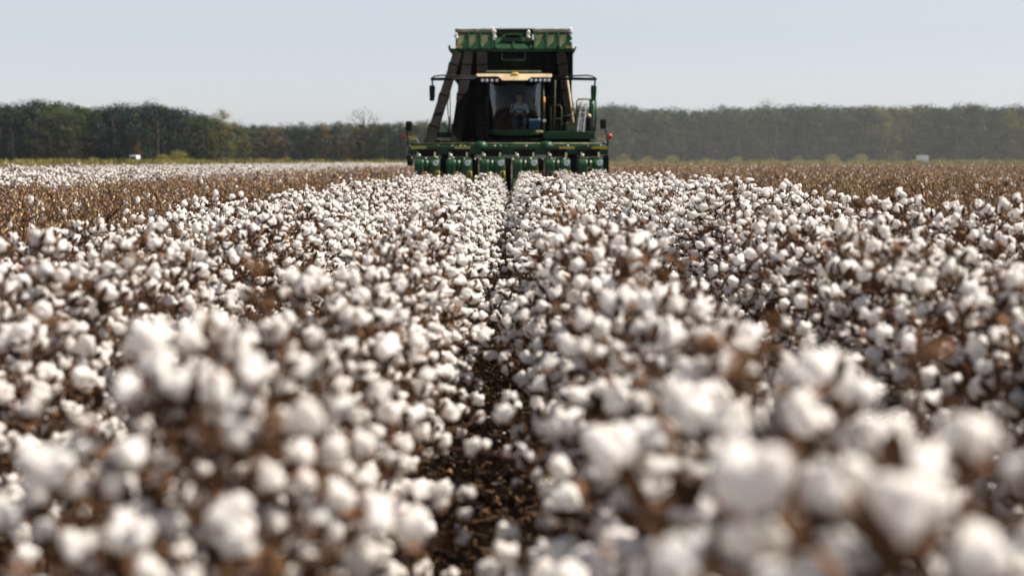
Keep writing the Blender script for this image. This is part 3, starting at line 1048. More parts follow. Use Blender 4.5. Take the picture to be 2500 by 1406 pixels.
# --- six row units
for i, cx in enumerate((1042, 1120, 1201, 1282, 1362, 1442)):
    u = empty('row_unit', (0, 0, 0)); u.parent = ROOT
    xl, xr = LX_(cx - 31, 59), LX_(cx + 31, 59)
    w = xr - xl; xc = (xl + xr) / 2
    zt = LZ_(388, 59)
    # drum housing with sloping shoulders, open throat in the middle lower front
    g = Geo()
    y0 = 0.0
    side = [(0.10, .25), (0.0, .55), (0.0, zt - .10), (.10, zt), (.55, zt + .03), (1.5, zt + .03), (1.5, .25)]
    g.prism_x([(y, z) for y, z in side], xl, xl + w * .40)
    g.prism_x([(y + .02, z - .004) for y, z in side], xr - w * .42, xr)
    g.prism_x([(.06, zt - .34), (.02, zt - .28), (.02, zt - .10), (.12, zt - .012), (.6, zt + .02), (1.48, zt + .02), (1.48, .3), (.3, .3)], xl + w * .40, xr - w * .42)
    hsg = g.obj('housing', M['green'], u, bevel=.07)
    # lighter, greyer top plate
    g = Geo(); g.box((xl + .06, .16, zt + .032), (xr - .10, 1.2, zt + .055)); g.obj('top_plate', M['green_dusty'], u, bevel=.01)
    # crop dividers: pointed snouts reaching forward low between the rows
    for sx, ww in ((xl + .08, .13), (xr - .08, .13)):
        g = Geo()
        vs = [(sx - ww / 2, .05, .30), (sx + ww / 2, .05, .30), (sx + ww / 2, .05, .80), (sx - ww / 2, .05, .80), (sx - .02, -1.25, .10), (sx + .02, -1.25, .10), (sx + .015, -1.2, .17), (sx - .015, -1.2, .17)]
        g.add(vs, [(0, 3, 2, 1), (4, 5, 6, 7), (0, 1, 5, 4), (1, 2, 6, 5), (2, 3, 7, 6), (3, 0, 4, 7)])
        g.obj('crop_divider', M['green'], u, bevel=.02)
    # white round sticker on the right of the face
    c = L(cx + 22, 398, 59)
    g = Geo(); g.lathe((c.x, -.012, c.z), (0, -1, 0), [(.085, 0), (.085, .008), (.0, .008)], 20); d = g.obj('sticker', M['white'], u)
    g = Geo(); g.lathe((c.x, -.021, c.z), (0, -1, 0), [(.05, 0), (.05, .004), (.0, .004)], 14); g.obj('emblem', M['paleblue'], d)
    # yellow plant guide bars
    for off, hh in ((-6, 420), (26, 418)):
        c = L(cx + off, hh, 58.9)
        g = Geo(); g.tube([(c.x - .05, .03, c.z - .20), (c.x - .05, -.14, c.z - .02), (c.x + .05, -.16, c.z + .0), (c.x + .07, -.12, c.z - .25)], .018, 8)
        g.obj('guide_bar', M['yellow'], u, smooth=True)
    # hanger posts up to the beam
    for off in (-22, 20):
        a = L(cx + off, 386, 59.35); b = L(cx + off, 372, 59.85)
        g = Geo(); g.beam((a.x, a.y, zt + .02), (b.x, b.y, b.z), .055, .07); g.obj('hanger', M['green_dusty'], u)
    g = Geo(); c = L(cx - 20, 388, 59.2)
    g.lathe((c.x, .22, zt + .09), (0, 1, 0), [(.0, 0), (.055, .0), (.06, .03), (.06, .22), (.0, .22)], 12); g.obj('motor', M['steel'], u, smooth=True)
    # dark box filling the recess between unit and beam
    g = Geo(); g.box((xl + .06, .75, zt + .06), (xr - .06, 1.25, zt + .30)); g.obj('recess_box', M['dark'], u, bevel=.02)
    # black sheet filling the dark gap at the right of the unit
    g = Geo(); g.box((xr + .012, .5, .28), (xr + .19, .54, zt + .02)); g.obj('gap_sheet', M['black'], u)
# --- end shields with marker lamps on posts
for s, xo, xm, xr_, ym in ((-1, 999, 998, 987, 308), (1, 1481, 1473, 1489, 303)):
    g = Geo()
    a = L(xo - 5, 405, 59.6); b = L(xo + 5, 379, 59.6)
    g.prism([(a.x, a.z), (b.x, a.z), (b.x, b.z), (a.x, b.z)], .55, 1.9); g.obj('end_shield', M['black'], ROOT, bevel=.02)
    g = Geo(); a = L(xo + 3 * s, 357, 60); b = L(xm + 6 * s, 318, 60); c = L(xm, 310, 60)
    g.tube([a, L(xo + 3 * s, 338, 60), b, c], .028, 8); g.obj('lamp_post', M['green'], ROOT, smooth=True)
    g = Geo(); pbox(g, xm - 8, ym - 12, xm + 8, ym + 12, 59.9, 60.0); ml = g.obj('marker_lamp', M['black'], ROOT, bevel=.04)
    g = Geo(); c = L(xr_, 333, 60); g.lathe((c.x, c.y - .02, c.z), (0, -1, 0), [(.065, -.06), (.075, 0), (.06, .03), (0, .045)], 16); g.obj('tail_lamp', M['red'], ROOT, smooth=True)
    g = Geo(); g.tube([L(xr_, 333, 60.05), L(xo + 3 * s, 333, 60.05)], .018, 6); g.obj('lamp_bracket', M['black'], ROOT)
    g = Geo(); pbox(g, min(xo + 2, xo - 22 * (1 if s > 0 else 0)), 333, max(xo + 18, 0) if s < 0 else xo - 4, 339, 60.25, 60.3); g.obj('reflector', M['reflector'], ROOT)
    g = Geo()
    x0 = xo - (0 if s < 0 else 26); x1 = xo + (26 if s < 0 else 0)
    g.tube([L(x0 + 2, 356, 60.4), L(x0 + 6, 341, 60.4), L(x1 - 6, 341, 60.4), L(x1 - 2, 356, 60.4)], .02, 6); g.obj('hose_guard', M['steel'], ROOT)

# lint caught along the beam and on the heads
g = Geo(); rr = random.Random(77)
lv, lf = ico(1)
for k in range(42):
    px = rr.uniform(1000, 1482)
    if rr.random() < .5: c = L(px, rr.choice((355, 356, 378)), YB - .02)
    else: c = L(px, rr.uniform(384, 389), 59.1)
    e = rr.uniform(.010, .024)
    g.add([c + Vector((v[0] * e * rr.uniform(.8, 2.0), v[1] * e, v[2] * e * rr.uniform(.6, 1.2))) for v in lv], [tuple(f) for f in lf])
g.obj('lint_tuft', M['lint'], ROOT, smooth=True)
# --- chassis, wheels
g = Geo()
pbox(g, 1150, 338, 1440, 372, 61.0, 67.0)
g.obj('chassis', M['dark'], ROOT, bevel=.03)
for px, Y, rad, wd in ((1098, 62.3, .95, .5), (1140, 62.3, .95, .44), (1392, 62.3, .95, .44), (1434, 62.3, .95, .5), (1120, 66.4, .62, .45), (1420, 66.4, .62, .45)):
    wq = empty('wheel', (LX_(px, Y), Y - HEAD_Y, rad)); wq.parent = ROOT
    g = Geo()
    g.lathe((0, 0, 0), (1, 0, 0), [(rad * .55, -wd / 2), (rad * .9, -wd / 2), (rad * .98, -wd * .4), (rad, -wd * .2), (rad, wd * .2), (rad * .98, wd * .4), (rad * .9, wd / 2), (rad * .55, wd / 2)], 36)
    for k in range(22):
        a = 2 * PI * k / 22
        for s in (-1, 1):
            a2 = a + (0.07 if s > 0 else -0.07)
            g.beam((s * .02, math.cos(a) * rad * 1.0, math.sin(a) * rad * 1.0), (s * wd * .47, math.cos(a2 + .1) * rad * .99, math.sin(a2 + .1) * rad * .99), .06, .07, 0, ref=(0, math.cos(a), math.sin(a)))
    g.obj('tyre', M['rubber'], wq)
    g = Geo(); g.lathe((0, 0, 0), (1, 0, 0), [(0, -.06), (rad * .3, -.06), (rad * .5, -wd * .42), (rad * .56, -wd * .44), (rad * .56, wd * .44), (rad * .5, wd * .42), (rad * .3, .06), (0, .06)], 24); g.obj('rim', M['yellow'], wq, smooth=True)
g = Geo(); pbox(g, 1118, 190, 1196, 352, 62.95, 63.6); pbox(g, 1196, 256, 1385, 345, 63.9, 66.8)
g.obj('engine_housing', M['dark'], ROOT, bevel=.05)
g = Geo(); pbox(g, 1064, 322, 1112, 336, 62.0, 63.2); g.obj('step_tank', M['green'], ROOT, bevel=.04)
g = Geo(); pbox(g, 1046, 341, 1076, 356, 60.6, 61.4); g.obj('grease_tank', M['duct'], ROOT, bevel=.04)

# --- air ducts
def duct(ax, ay, aY, bx, by, bY, w0, w1, lit=None):
    a = L(ax, ay, aY); b = L(bx, by, bY)
    G = Geo()
    t = (b - a).normalized()
    u = t.cross(Vector((0, 1, 0))).normalized(); wv = u.cross(t).normalized()
    vs = []
    for p, w in ((a, w0), (a.lerp(b, .5), (w0 + w1) / 2), (b, w1)):
        for sx, sy in ((-1, -1), (1, -1), (1, 1), (-1, 1)):
            vs.append(p + u * sx * w / 2 + wv * sy * .16)
    fs = [(0, 3, 2, 1), (8, 9, 10, 11)]
    for k in (0, 4):
        fs += [(k, k + 1, k + 5, k + 4), (k + 1, k + 2, k + 6, k + 5), (k + 2, k + 3, k + 7, k + 6), (k + 3, k, k + 4, k + 7)]
    G.add(vs, fs)
    for f in (.18, .52, .86):          # flanges
        p = a.lerp(b, f); w = w0 + (w1 - w0) * f
        G.beam(p - t * .03, p + t * .03, w + .05, .37, 0, ref=wv)
    return G.obj('air_duct', M['duct'], ROOT, bevel=.02)


duct(1046, 356, 60.5, 1116, 134, 62.6, .30, .27)
duct(1112, 354, 60.7, 1143, 134, 62.65, .33, .30)
duct(1178, 352, 60.9, 1176, 134, 62.7, .36, .33)
duct(1300, 352, 63.2, 1310, 134, 62.95, .33, .30)
duct(1350, 352, 63.0, 1340, 134, 62.9, .30, .28)
duct(1398, 322, 61.6, 1368, 134, 62.6, .31, .29)
g = Geo(); g.beam(L(1096, 285, 61.9), L(1098, 335, 61.9), .05, .05); g.beam(L(1082, 300, 61.9), L(1100, 330, 61.9), .05, .05); g.beam(L(1092, 250, 62), L(1096, 300, 62), .03, .03)
g.beam(L(1098, 196, 62), L(1100, 300, 62), .028, .028)
g.obj('duct_brace', M['green'], ROOT)

# --- basket
g = Geo()
pbox(g, 1108, 124, 1399, 196, 62.9, 67.6)
pbox(g, 1122, 196, 1396, 258, 63.3, 67.4)
g.obj('basket_body', M['dark'], ROOT, bevel=.03)
g = Geo()
Yb = 62.75
g.beam(L(1100, 123, Yb), L(1403, 123, Yb), .10, .14, 0, ref=(0, 1, 0))
a = L(1103, 123, Yb); b = L(1400, 123, Yb)
for p in (a, b): g.beam(p, (p.x, 67.6 - HEAD_Y, p.z), .10, .10)
g.beam((a.x, 67.6 - HEAD_Y, a.z), (b.x, 67.6 - HEAD_Y, b.z), .10, .12)
g.obj('basket_rim', M['green'], ROOT, bevel=.015)
g = Geo(); c = L(1103, 120, Yb); g.beam((c.x - .02, c.y, c.z - .10), (c.x - .09, c.y, c.z + .06), .07, .07); g.beam((c.x - .09, c.y, c.z + .06), (c.x - .05, c.y, c.z + .10), .06, .06); g.obj('latch', M['black'], ROOT)
g = Geo(); c = L(1402, 119, Yb); g.beam((c.x, c.y, c.z - .08), (c.x + .05, c.y, c.z + .05), .05, .06); g.obj('latch', M['black'], ROOT)


def sheet(G, p00, p10, p11, p01, th=.03, m=0):
    n = ((Vector(p10) - Vector(p00)).cross(Vector(p01) - Vector(p00))).normalized() * th
    vs = [Vector(p) for p in (p00, p10, p11, p01)]
    G.add(vs + [v + n for v in vs], [(0, 1, 2, 3), (7, 6, 5, 4), (0, 4, 5, 1), (1, 5, 6, 2), (2, 6, 7, 3), (3, 7, 4, 0)], m)


# raised basket extension: three front panels leaning back, ribs, top rails
for name, x0, x1, yt, lean in (('basket_panel', 1113, 1205, 72, .25), ('basket_panel', 1209, 1299, 78, .55), ('basket_panel', 1303, 1396, 72, .25)):
    g = Geo()
    Y0, Y1 = 62.72, 62.72 + lean
    p00 = L(x0, 120, Y0); p10 = L(x1, 120, Y0); p11 = L(x1, yt + 7, Y1); p01 = L(x0, yt + 7, Y1)
    sheet(g, p00, p10, p11, p01)
    pn = g.obj(name, M['screen'] if name == 'basket_panel' and lean < .5 else M['green'], ROOT)
    g = Geo()
    nr = 4 if lean < .5 else 3
    for k in range(nr):
        f = (k + (0.0 if lean < .5 else .0)) / (nr - 1)
        f = .02 + .96 * f
        q0 = p00.lerp(p10, f); q1 = p01.lerp(p11, f)
        g.beam(q0 + Vector((0, -.06, 0)), q1 + Vector((0, -.06, 0)), .055, .10)
    if lean < .5:
        for k in range(nr - 1):          # gusset plates at the foot of the ribs
            f0 = .02 + .96 * (k + 1) / (nr - 1)
            q0 = p00.lerp(p10, f0); q1 = p01.lerp(p11, f0)
            g.add([q0 + Vector((-.03, -.04, 0)), q0 + Vector((-.38, -.04, 0)), q0.lerp(q1, .75) + Vector((-.03, -.04, 0)), q0 + Vector((-.03, -.10, 0)), q0 + Vector((-.38, -.06, 0)), q0.lerp(q1, .75) + Vector((-.03, -.09, 0))],
                  [(0, 1, 2), (3, 5, 4), (0, 3, 4, 1), (1, 4, 5, 2), (2, 5, 3, 0)])
    g.obj('rib', M['green'], pn)
    g = Geo()
    q0 = L(x0 - 2, yt + 3, Y1); q1 = L(x1 + 2, yt + 3, Y1)
    g.beam(q0, q1, .13, .16, 0, ref=(0, 1, 0))
    g.obj('rail', M['pale'] if lean < .5 else M['green'], pn, bevel=.03)
g = Geo()
pa = L(1232, 96, 62.9); pb = L(1276, 84, 62.9)
g.box((pa.x, pa.y - .05, pa.z - .1), (pb.x, pa.y + .35, pb.z)); g.obj('access_door', M['green'], ROOT, bevel=.03)
g = Geo(); pbox(g, 1226, 85, 1268, 92, 62.85, 62.9); g.obj('reflector', M['green_dusty'], ROOT)
g = Geo(); pbox(g, 1283, 84, 1300, 104, 62.86, 62.95); g.obj('hatch', M['green_dusty'], ROOT, bevel=.02)
for x0, x1 in ((1112, 1128), (1381, 1398)):
    g = Geo(); pbox(g, x0, 112.5, x1, 118, 62.60, 62.62); g.obj('reflector', M['reflector'], ROOT)
# sides, back and the two lids
g = Geo()
for px, s in ((1112, -1), (1396, 1)):
    p00 = L(px, 121, 62.78); p01 = L(px, 76, 62.95)
    x = p00.x
    sheet(g, (x, p00.y, p00.z), (x, 67.6 - HEAD_Y, p00.z), (x, 67.5 - HEAD_Y, p01.z), (x, p01.y + .05, p01.z), .03 * -s)
a = L(1112, 121, 62.78); b = L(1396, 76, 62.95)
sheet(g, (a.x + .03, 67.55 - HEAD_Y, a.z), (b.x * .98, 67.55 - HEAD_Y, a.z), (b.x * .98, 67.5 - HEAD_Y, b.z), (a.x + .03, 67.5 - HEAD_Y, b.z), .03)
g.obj('basket_side', M['screen'], ROOT)
g = Geo()
a = L(1114, 73, 63.1); b = L(1394, 73, 63.1)
sheet(g, (a.x, a.y, a.z), (b.x, a.y, a.z), (b.x, 67.5 - HEAD_Y, a.z + .12), (a.x, 67.5 - HEAD_Y, a.z + .12), .04)
g.obj('basket_lid', M['pale'], ROOT)
# window frame below the rim
g = Geo()
q = [L(1226, 126, 62.8), L(1282, 126, 62.8), L(1282, 147, 62.8), L(1226, 147, 62.8)]
for i in range(4):
    g.beam(q[i], q[(i + 1) % 4], .045, .05)
g.obj('inspection_frame', M['green_dusty'], ROOT)
# lint clinging to the corners of the basket
for px, py, n in ((1206, 84, 26), (1113, 84, 8), (1393, 80, 10), (1291, 85, 8)):
    g = Geo(); rr = random.Random(px)
    V, F = ico(1)
    for k in range(n):
        c = L(px + rr.gauss(0, 2.5), py + rr.gauss(0, 7), 62.62)
        e = rr.uniform(.02, .05)
        g.add([c + Vector((v[0] * e * rr.uniform(.6, 1.3), v[1] * e, v[2] * e * rr.uniform(.7, 1.8))) for v in V], [tuple(f) for f in F])
    g.obj('lint_tuft', M['lint'], ROOT, smooth=True)

# --- cab
CY = 61.2
CF = CY - HEAD_Y
g = Geo()      # sill: curved green lip
zb0, zb1 = LZ_(332, CY), LZ_(319, CY)
xl, xr = LX_(1190, CY), LX_(1326, CY)
n = 14
vs = []
for k in range(n + 1):
    f = k / n
    x = xl + (xr - xl) * f
    bow = .38 * math.sin(PI * f) ** .8
    lift = .10 * (abs(2 * f - 1) ** 4)
    vs += [(x, CF - bow, zb1 + .01), (x, CF - bow + .03, zb0 + lift), (x, CF + 1.7, zb0 + lift), (x, CF + 1.7, zb1 + .01)]
fs = []
for k in range(n):
    for j in range(4):
        a = 4 * k + j; b = 4 * k + (j + 1) % 4
        fs.append((a, b, b + 4, a + 4))
fs += [(0, 1, 2, 3), (4 * n, 4 * n + 3, 4 * n + 2, 4 * n + 1)]
g.add(vs, fs); g.obj('cab_floor', M['green'], ROOT, bevel=.01)
# windshield: one big bowed pane
g = Geo()
zt = LZ_(200, CY)
m_ = 8
for j in range(m_ + 1):
    h_ = j / m_
    z = zb1 + (zt - zb1) * h_
    inset = .03 + .05 * h_
    for k in range(n + 1):
        f = k / n
        bow = (.36 + .12 * math.sin(PI * h_)) * math.sin(PI * f) ** .8
        g.v.append((xl + inset + (xr - xl - 2 * inset) * f, CF - bow, z))
for j in range(m_):
    for k in range(n):
        a = j * (n + 1) + k
        g.f.append((a, a + 1, a + n + 2, a + n + 1)); g.m.append(0)
ws = g.obj('windshield', M['glass'], ROOT, smooth=True)
for s in (-1, 1):
    x = xl + .04 if s < 0 else xr - .04
    g = Geo(); g.tube([(x, CF, zb1), (x + s * .05, CF + .02, (zb1 + zt) / 2), (x - s * .02, CF + .05, zt)], .045, 8); g.obj('pillar', M['black'], ROOT, smooth=True)
    g = Geo(); g.tube([(x, CF + 1.65, zb1), (x - s * .02, CF + 1.65, zt)], .05, 8); g.obj('pillar', M['black'], ROOT, smooth=True)
    g = Geo(); sheet(g, (x + s * .01, CF + .05, zb1), (x + s * .01, CF + 1.6, zb1), (x - s * .01, CF + 1.6, zt), (x - s * .01, CF + .08, zt), .008); g.obj('side_window', M['glass'], ROOT)
g = Geo(); g.box((xl + .05, CF + 1.66, zb1), (xr - .05, CF + 1.72, zt)); g.obj('cab_back', M['black'], ROOT)
g = Geo(); w0 = L(1236, 316, CY - .5); w1 = L(1254, 252, CY - .5); g.tube([w0, w1], .012, 5); g.beam(w1 + Vector((-.03, -.01, -.42)), w1 + Vector((.03, -.01, .35)), .02, .02); g.obj('wiper', M['black'], ROOT)
# roof and cream visor with work lamps
RY = 60.75
g = Geo()
a = L(1165, 199, RY + .05); b = L(1345, 180, RY + .05)
g.prism([(a.x, a.z), (b.x, a.z), (b.x + .02, (a.z + b.z) / 2), (b.x - .03, b.z), (a.x + .03, b.z), (a.x - .02, (a.z + b.z) / 2)], a.y + .02, a.y + 2.1)
g.obj('cab_roof', M['dark'], ROOT, bevel=.03)
g = Geo()
p = [(1163, 180.5), (1347, 180.5), (1348, 186), (1345, 190), (1296, 189.5), (1286, 197.5), (1226, 197.5), (1216, 187.5), (1166, 188), (1162, 184)]
pl = [L(x, y, RY) for x, y in p]
g.prism([(q.x, q.z) for q in pl], RY - HEAD_Y - .16, RY - HEAD_Y + .05)
zlo, zhi = min(q.z for q in pl), max(q.z for q in pl)
g.v = [(x, y + .22 * (z - zlo) / (zhi - zlo), z) if y < RY - HEAD_Y - .1 else (x, y + .2, z) for x, y, z in g.v]
g.obj('visor', M['cream'], ROOT, bevel=.03)
g = Geo(); pbox(g, 1186, 173, 1322, 179.5, RY + .10, RY + 2.0); g.obj('roof_cap', M['green_dusty'], ROOT, bevel=.05)
g = Geo(); c = L(1257, 181.5, RY + .0); g.lathe((c.x, c.y, c.z), (0, -1, 0), [(.13, -.02), (.12, .015), (0, .02)], 18); em = g.obj('emblem', M['yellow'], ROOT, smooth=True); 
em.data.transform(Matrix.Translation(c) @ Matrix.Diagonal((1, 1, .42, 1)) @ Matrix.Translation(-c))
for cx in (1178, 1189, 1201, 1213, 1297, 1308, 1319, 1330, 1340):
    c = L(cx, 197 if cx < 1250 else 196.5, RY - .04)
    lampr = empty('work_lamp', c); lampr.parent = ROOT
    g = Geo(); g.lathe((0, .01, 0), (0, -1, 0), [(0, -.10), (.05, -.09), (.062, 0), (.062, .03), (.055, .03)], 14); g.obj('lamp_housing', M['black'], lampr, smooth=True)
    g = Geo(); g.lathe((0, -.008, 0), (0, -1, 0), [(.052, 0), (.035, .012), (0, .016)], 14); g.obj('lens', M['lens'], lampr, smooth=True)
# inside: seat, wheel, console
g = Geo(); c = L(1268, 300, CY + .95)
g.box((c.x - .26, c.y - .3, c.z - .10), (c.x + .26, c.y + .2, c.z + .04)); g.box((c.x - .25, c.y + .2, c.z + .0), (c.x + .25, c.y + .34, c.z + .68)); g.box((c.x - .14, c.y + .22, c.z + .70), (c.x + .14, c.y + .32, c.z + .90)); g.box((c.x - .12, c.y - .15, zb1), (c.x + .12, c.y + .15, c.z - .11))
g.obj('driver_seat', M['seat'], ROOT, bevel=.05)
SEAT = c.copy()
g = Geo(); sc_ = Vector((c.x, c.y - .62, c.z + .26))
tor = []
ax = Vector((0, -.75, -.66)).normalized()
u = Vector((1, 0, 0)); w = ax.cross(u)
g.tube([sc_ + (u * math.cos(t) + w * math.sin(t)) * .19 for t in [2 * PI * k / 20 for k in range(21)]], .016, 6)
g.tube([sc_, sc_ + ax * .35 + Vector((0, 0, -.1)), Vector((c.x, c.y - 1.05, zb1))], .03, 6)
for k in range(3):
    t = 2 * PI * k / 3 + .5
    g.tube([sc_, sc_ + (u * math.cos(t) + w * math.sin(t)) * .19], .012, 5)
g.obj('steering_wheel', M['black'], ROOT, smooth=True)
g = Geo(); c2 = L(1306, 276, CY + .5)
g.box((c2.x - .22, c2.y - .05, c2.z - .04), (c2.x + .18, c2.y + .3, c2.z + .02)); g.beam((c2.x + .05, c2.y + .2, zb1), (c2.x + .05, c2.y + .2, c2.z - .05), .10, .10)
g.box((c2.x - .10, c2.y + .02, c2.z + .10), (c2.x + .16, c2.y + .07, c2.z + .34)); g.beam((c2.x + .03, c2.y + .05, c2.z + .02), (c2.x + .03, c2.y + .05, c2.z + .12), .04, .04)
g.obj('console', M['black'], ROOT, bevel=.015)
bx = L(1307, 316, CY + .15)
cool = empty('cooler', (bx.x + PC, bx.y + HEAD_Y, bx.z + .01))
tag(cool, 'blue box with pale lid low behind the right part of the cab windshield', 'cooler')
g = Geo(); g.prism([(-.19, 0), (.19, 0), (.20, .24), (-.20, .24)], 0, .3); g.obj('body', M['blue'], cool, bevel=.03)
g = Geo(); g.box((-.21, -.01, .243), (.21, .31, .30)); g.obj('lid', M['paleblue'], cool, bevel=.03)
# grab pole with lamps right of the windshield
g = Geo(); g.tube([L(1329, 332, 60.9), L(1328, 250, 60.9), L(1326, 205, 61.0)], .022, 8); g.obj('grab_pole', M['green_dusty'], ROOT, smooth=True)
g = Geo(); c = L(1328.5, 243, 60.88); g.lathe((c.x, c.y, c.z - .12), (0, 0, 1), [(0, 0), (.03, 0), (.036, .04), (.032, .18), (0, .2)], 14); g.obj('beacon', M['amber'], ROOT, smooth=True)
g = Geo(); c = L(1329, 295, 60.86); g.lathe((c.x, c.y, c.z), (0, -1, 0), [(.055, -.05), (.055, .01), (.03, .03), (0, .035)], 14); g.obj('side_lamp', M['lens'], ROOT, smooth=True)
g = Geo(); c = L(1318, 322, 60.7); g.box((c.x - .12, c.y - .03, c.z - .04), (c.x + .10, c.y + .1, c.z + .03)); g.obj('step_lamp', M['cream'], ROOT, bevel=.02)

# --- mirror arms and mirrors
for s, xa, xe in ((-1, 1172, 1052), (1, 1346, 1456)):
    g = Geo()
    g.tube([L(xa, 192, 61.2), L((xa + xe) / 2, 193, 60.9), L(xe, 194, 60.7)], .045, 8)
    q = [L(xa, 186, 61.2), L(xa + (xe - xa) * .45, 186, 60.9), L(xa + (xe - xa) * .78, 184.5, 60.75), L(xe - 9 * s, 187, 60.7), L(xe, 193, 60.7)]
    g.tube(q, .022, 8)
    g.tube([L(xe - 3 * s, 194, 60.7), L(xe - 4 * s, 210, 60.7)], .025, 8)
    g.obj('mirror_arm', M['black'], ROOT, smooth=True)
    mc = L(xe + (3 if s < 0 else -7), 228, 60.7)
    g = Geo()
    dz = .235; w2 = .085
    prof = [(-w2 * .85, -dz), (w2 * .75, -dz), (w2, -dz * .3), (w2 * 1.1, dz * .7), (w2 * .9, dz), (-w2 * .9, dz), (-w2, dz * .5)]
    g.prism([(mc.x + x, mc.z + z) for x, z in prof], mc.y - .07, mc.y + .07)
    mr_ = g.obj('mirror', M['green'] if s > 0 else M['black'], ROOT, bevel=.02)
    g = Geo(); g.prism([(mc.x + x * .85, mc.z + z * .9) for x, z in prof], mc.y + .072, mc.y + .08); g.obj('mirror_glass', M['mirror'], mr_)

# --- platform, rails, ladder and boxes on the right
g = Geo(); pbox(g, 1327, 321, 1453, 340, 60.8, 62.6); g.obj('platform', M['green'], ROOT, bevel=.02)
g = Geo()
def rail(pts, r=.02): g.tube([L(*p) for p in pts], r, 7)
rail([(1345, 322, 60.9), (1345, 262, 60.9), (1350, 257, 60.9), (1366, 257, 60.9), (1371, 263, 60.9), (1371, 322, 60.9)])
rail([(1345, 290, 60.9), (1371, 290, 60.9)])
rail([(1390, 322, 61.0), (1398, 260, 61.0), (1412, 244, 61.1), (1455, 242, 61.3)])
rail([(1404, 322, 61.0), (1412, 270, 61.0), (1418, 250, 61.1)])
rail([(1408, 322, 62.2), (1408, 247, 62.2), (1412, 242, 62.2), (1436, 242, 62.2), (1440, 247, 62.2), (1440, 322, 62.2)])
rail([(1408, 270, 62.2), (1440, 270, 62.2)])
rail([(1356, 192, 61.4), (1352, 322, 61.4)])
rail([(1371, 286, 61.0), (1396, 280, 61.0)])
g.obj('handrail', M['green_dusty'], ROOT, smooth=True)
g = Geo()
a0, a1 = L(1409, 322, 60.7), L(1420, 250, 61.0)
b0, b1 = L(1424, 322, 60.7), L(1432, 252, 61.0)
g.tube([a0, a1], .02, 6); g.tube([b0, b1], .02, 6)
for k in range(5):
    f = (k + .3) / 5; g.tube([a0.lerp(a1, f), b0.lerp(b1, f)], .016, 6)
g.obj('ladder', M['steel'], ROOT)
g = Geo(); pbox(g, 1382, 299, 1408, 320, 60.95, 61.6); g.obj('tool_box', M['green_dusty'], ROOT, bevel=.02)
g = Geo(); pbox(g, 1409, 290, 1420, 320, 60.95, 61.3); g.obj('sensor_box', M['steel'], ROOT, bevel=.02)
g = Geo(); c = L(1438, 305, 61.0); g.lathe((c.x, c.y, c.z - .2), (0, 0, 1), [(0, 0), (.09, 0), (.1, .03), (.1, .38), (.06, .46), (.03, .5), (0, .5)], 16); g.obj('extinguisher', M['dark'], ROOT, smooth=True)
g = Geo(); c = L(1438, 284, 61.0); g.lathe((c.x, c.y, c.z - .06), (0, 0, 1), [(0, 0), (.06, 0), (.075, .06), (.05, .12), (0, .14)], 14); g.obj('highlight_cap', M['cream'], ROOT, smooth=True)  # cream cap painted in for the pinkish highlight here
g = Geo(); a = L(1441, 320, 61.6); b = L(1446, 244, 61.6); g.tube([a, b], .085, 14); g.tube([L(1453, 320, 61.5), L(1455, 246, 61.5)], .03, 8); g.obj('exhaust', M['green'], ROOT, smooth=True)
g = Geo(); pbox(g, 1443, 310, 1454, 322, 61.1, 61.4); g.obj('filter_housing', M['black'], ROOT, bevel=.03)
g = Geo(); g.beam(L(1380, 284, 61.2), L(1401, 283, 61.2), .03, .03); g.beam(L(1366, 303, 61.2), L(1396, 303, 61.2), .03, .03); g.obj('step', M['green_dusty'], ROOT)
g = Geo(); c = L(1386, 280, 61.05); g.tube([L(1384, 186, 61.9), L(1396, 270, 61.6), L(1403, 322, 61.3)], .032, 8); g.obj('lit_duct_edge', M['cream'], ROOT, smooth=True)  # cream tube painted as the sunlit right edge of the duct


# ------------------------------------------------------------------ the driver
def skin_mesh(name, V, E, R, m, root=0, sub=2):
    me = bpy.data.meshes.new(name)
    me.from_pydata(V, E, [])
    me.materials.append(m)
    o = bpy.data.objects.new(name, me)
    COL.objects.link(o)
    sk = o.modifiers.new('skin', 'SKIN'); sk.use_smooth_shade = True
    for i, d in enumerate(me.skin_vertices[0].data):
        r = R[i]
        d.radius = r if hasattr(r, '__len__') else (r, r)
        d.use_root = (i == root)
    ss_ = o.modifiers.new('sub', 'SUBSURF'); ss_.levels = sub; ss_.render_levels = sub
    return o


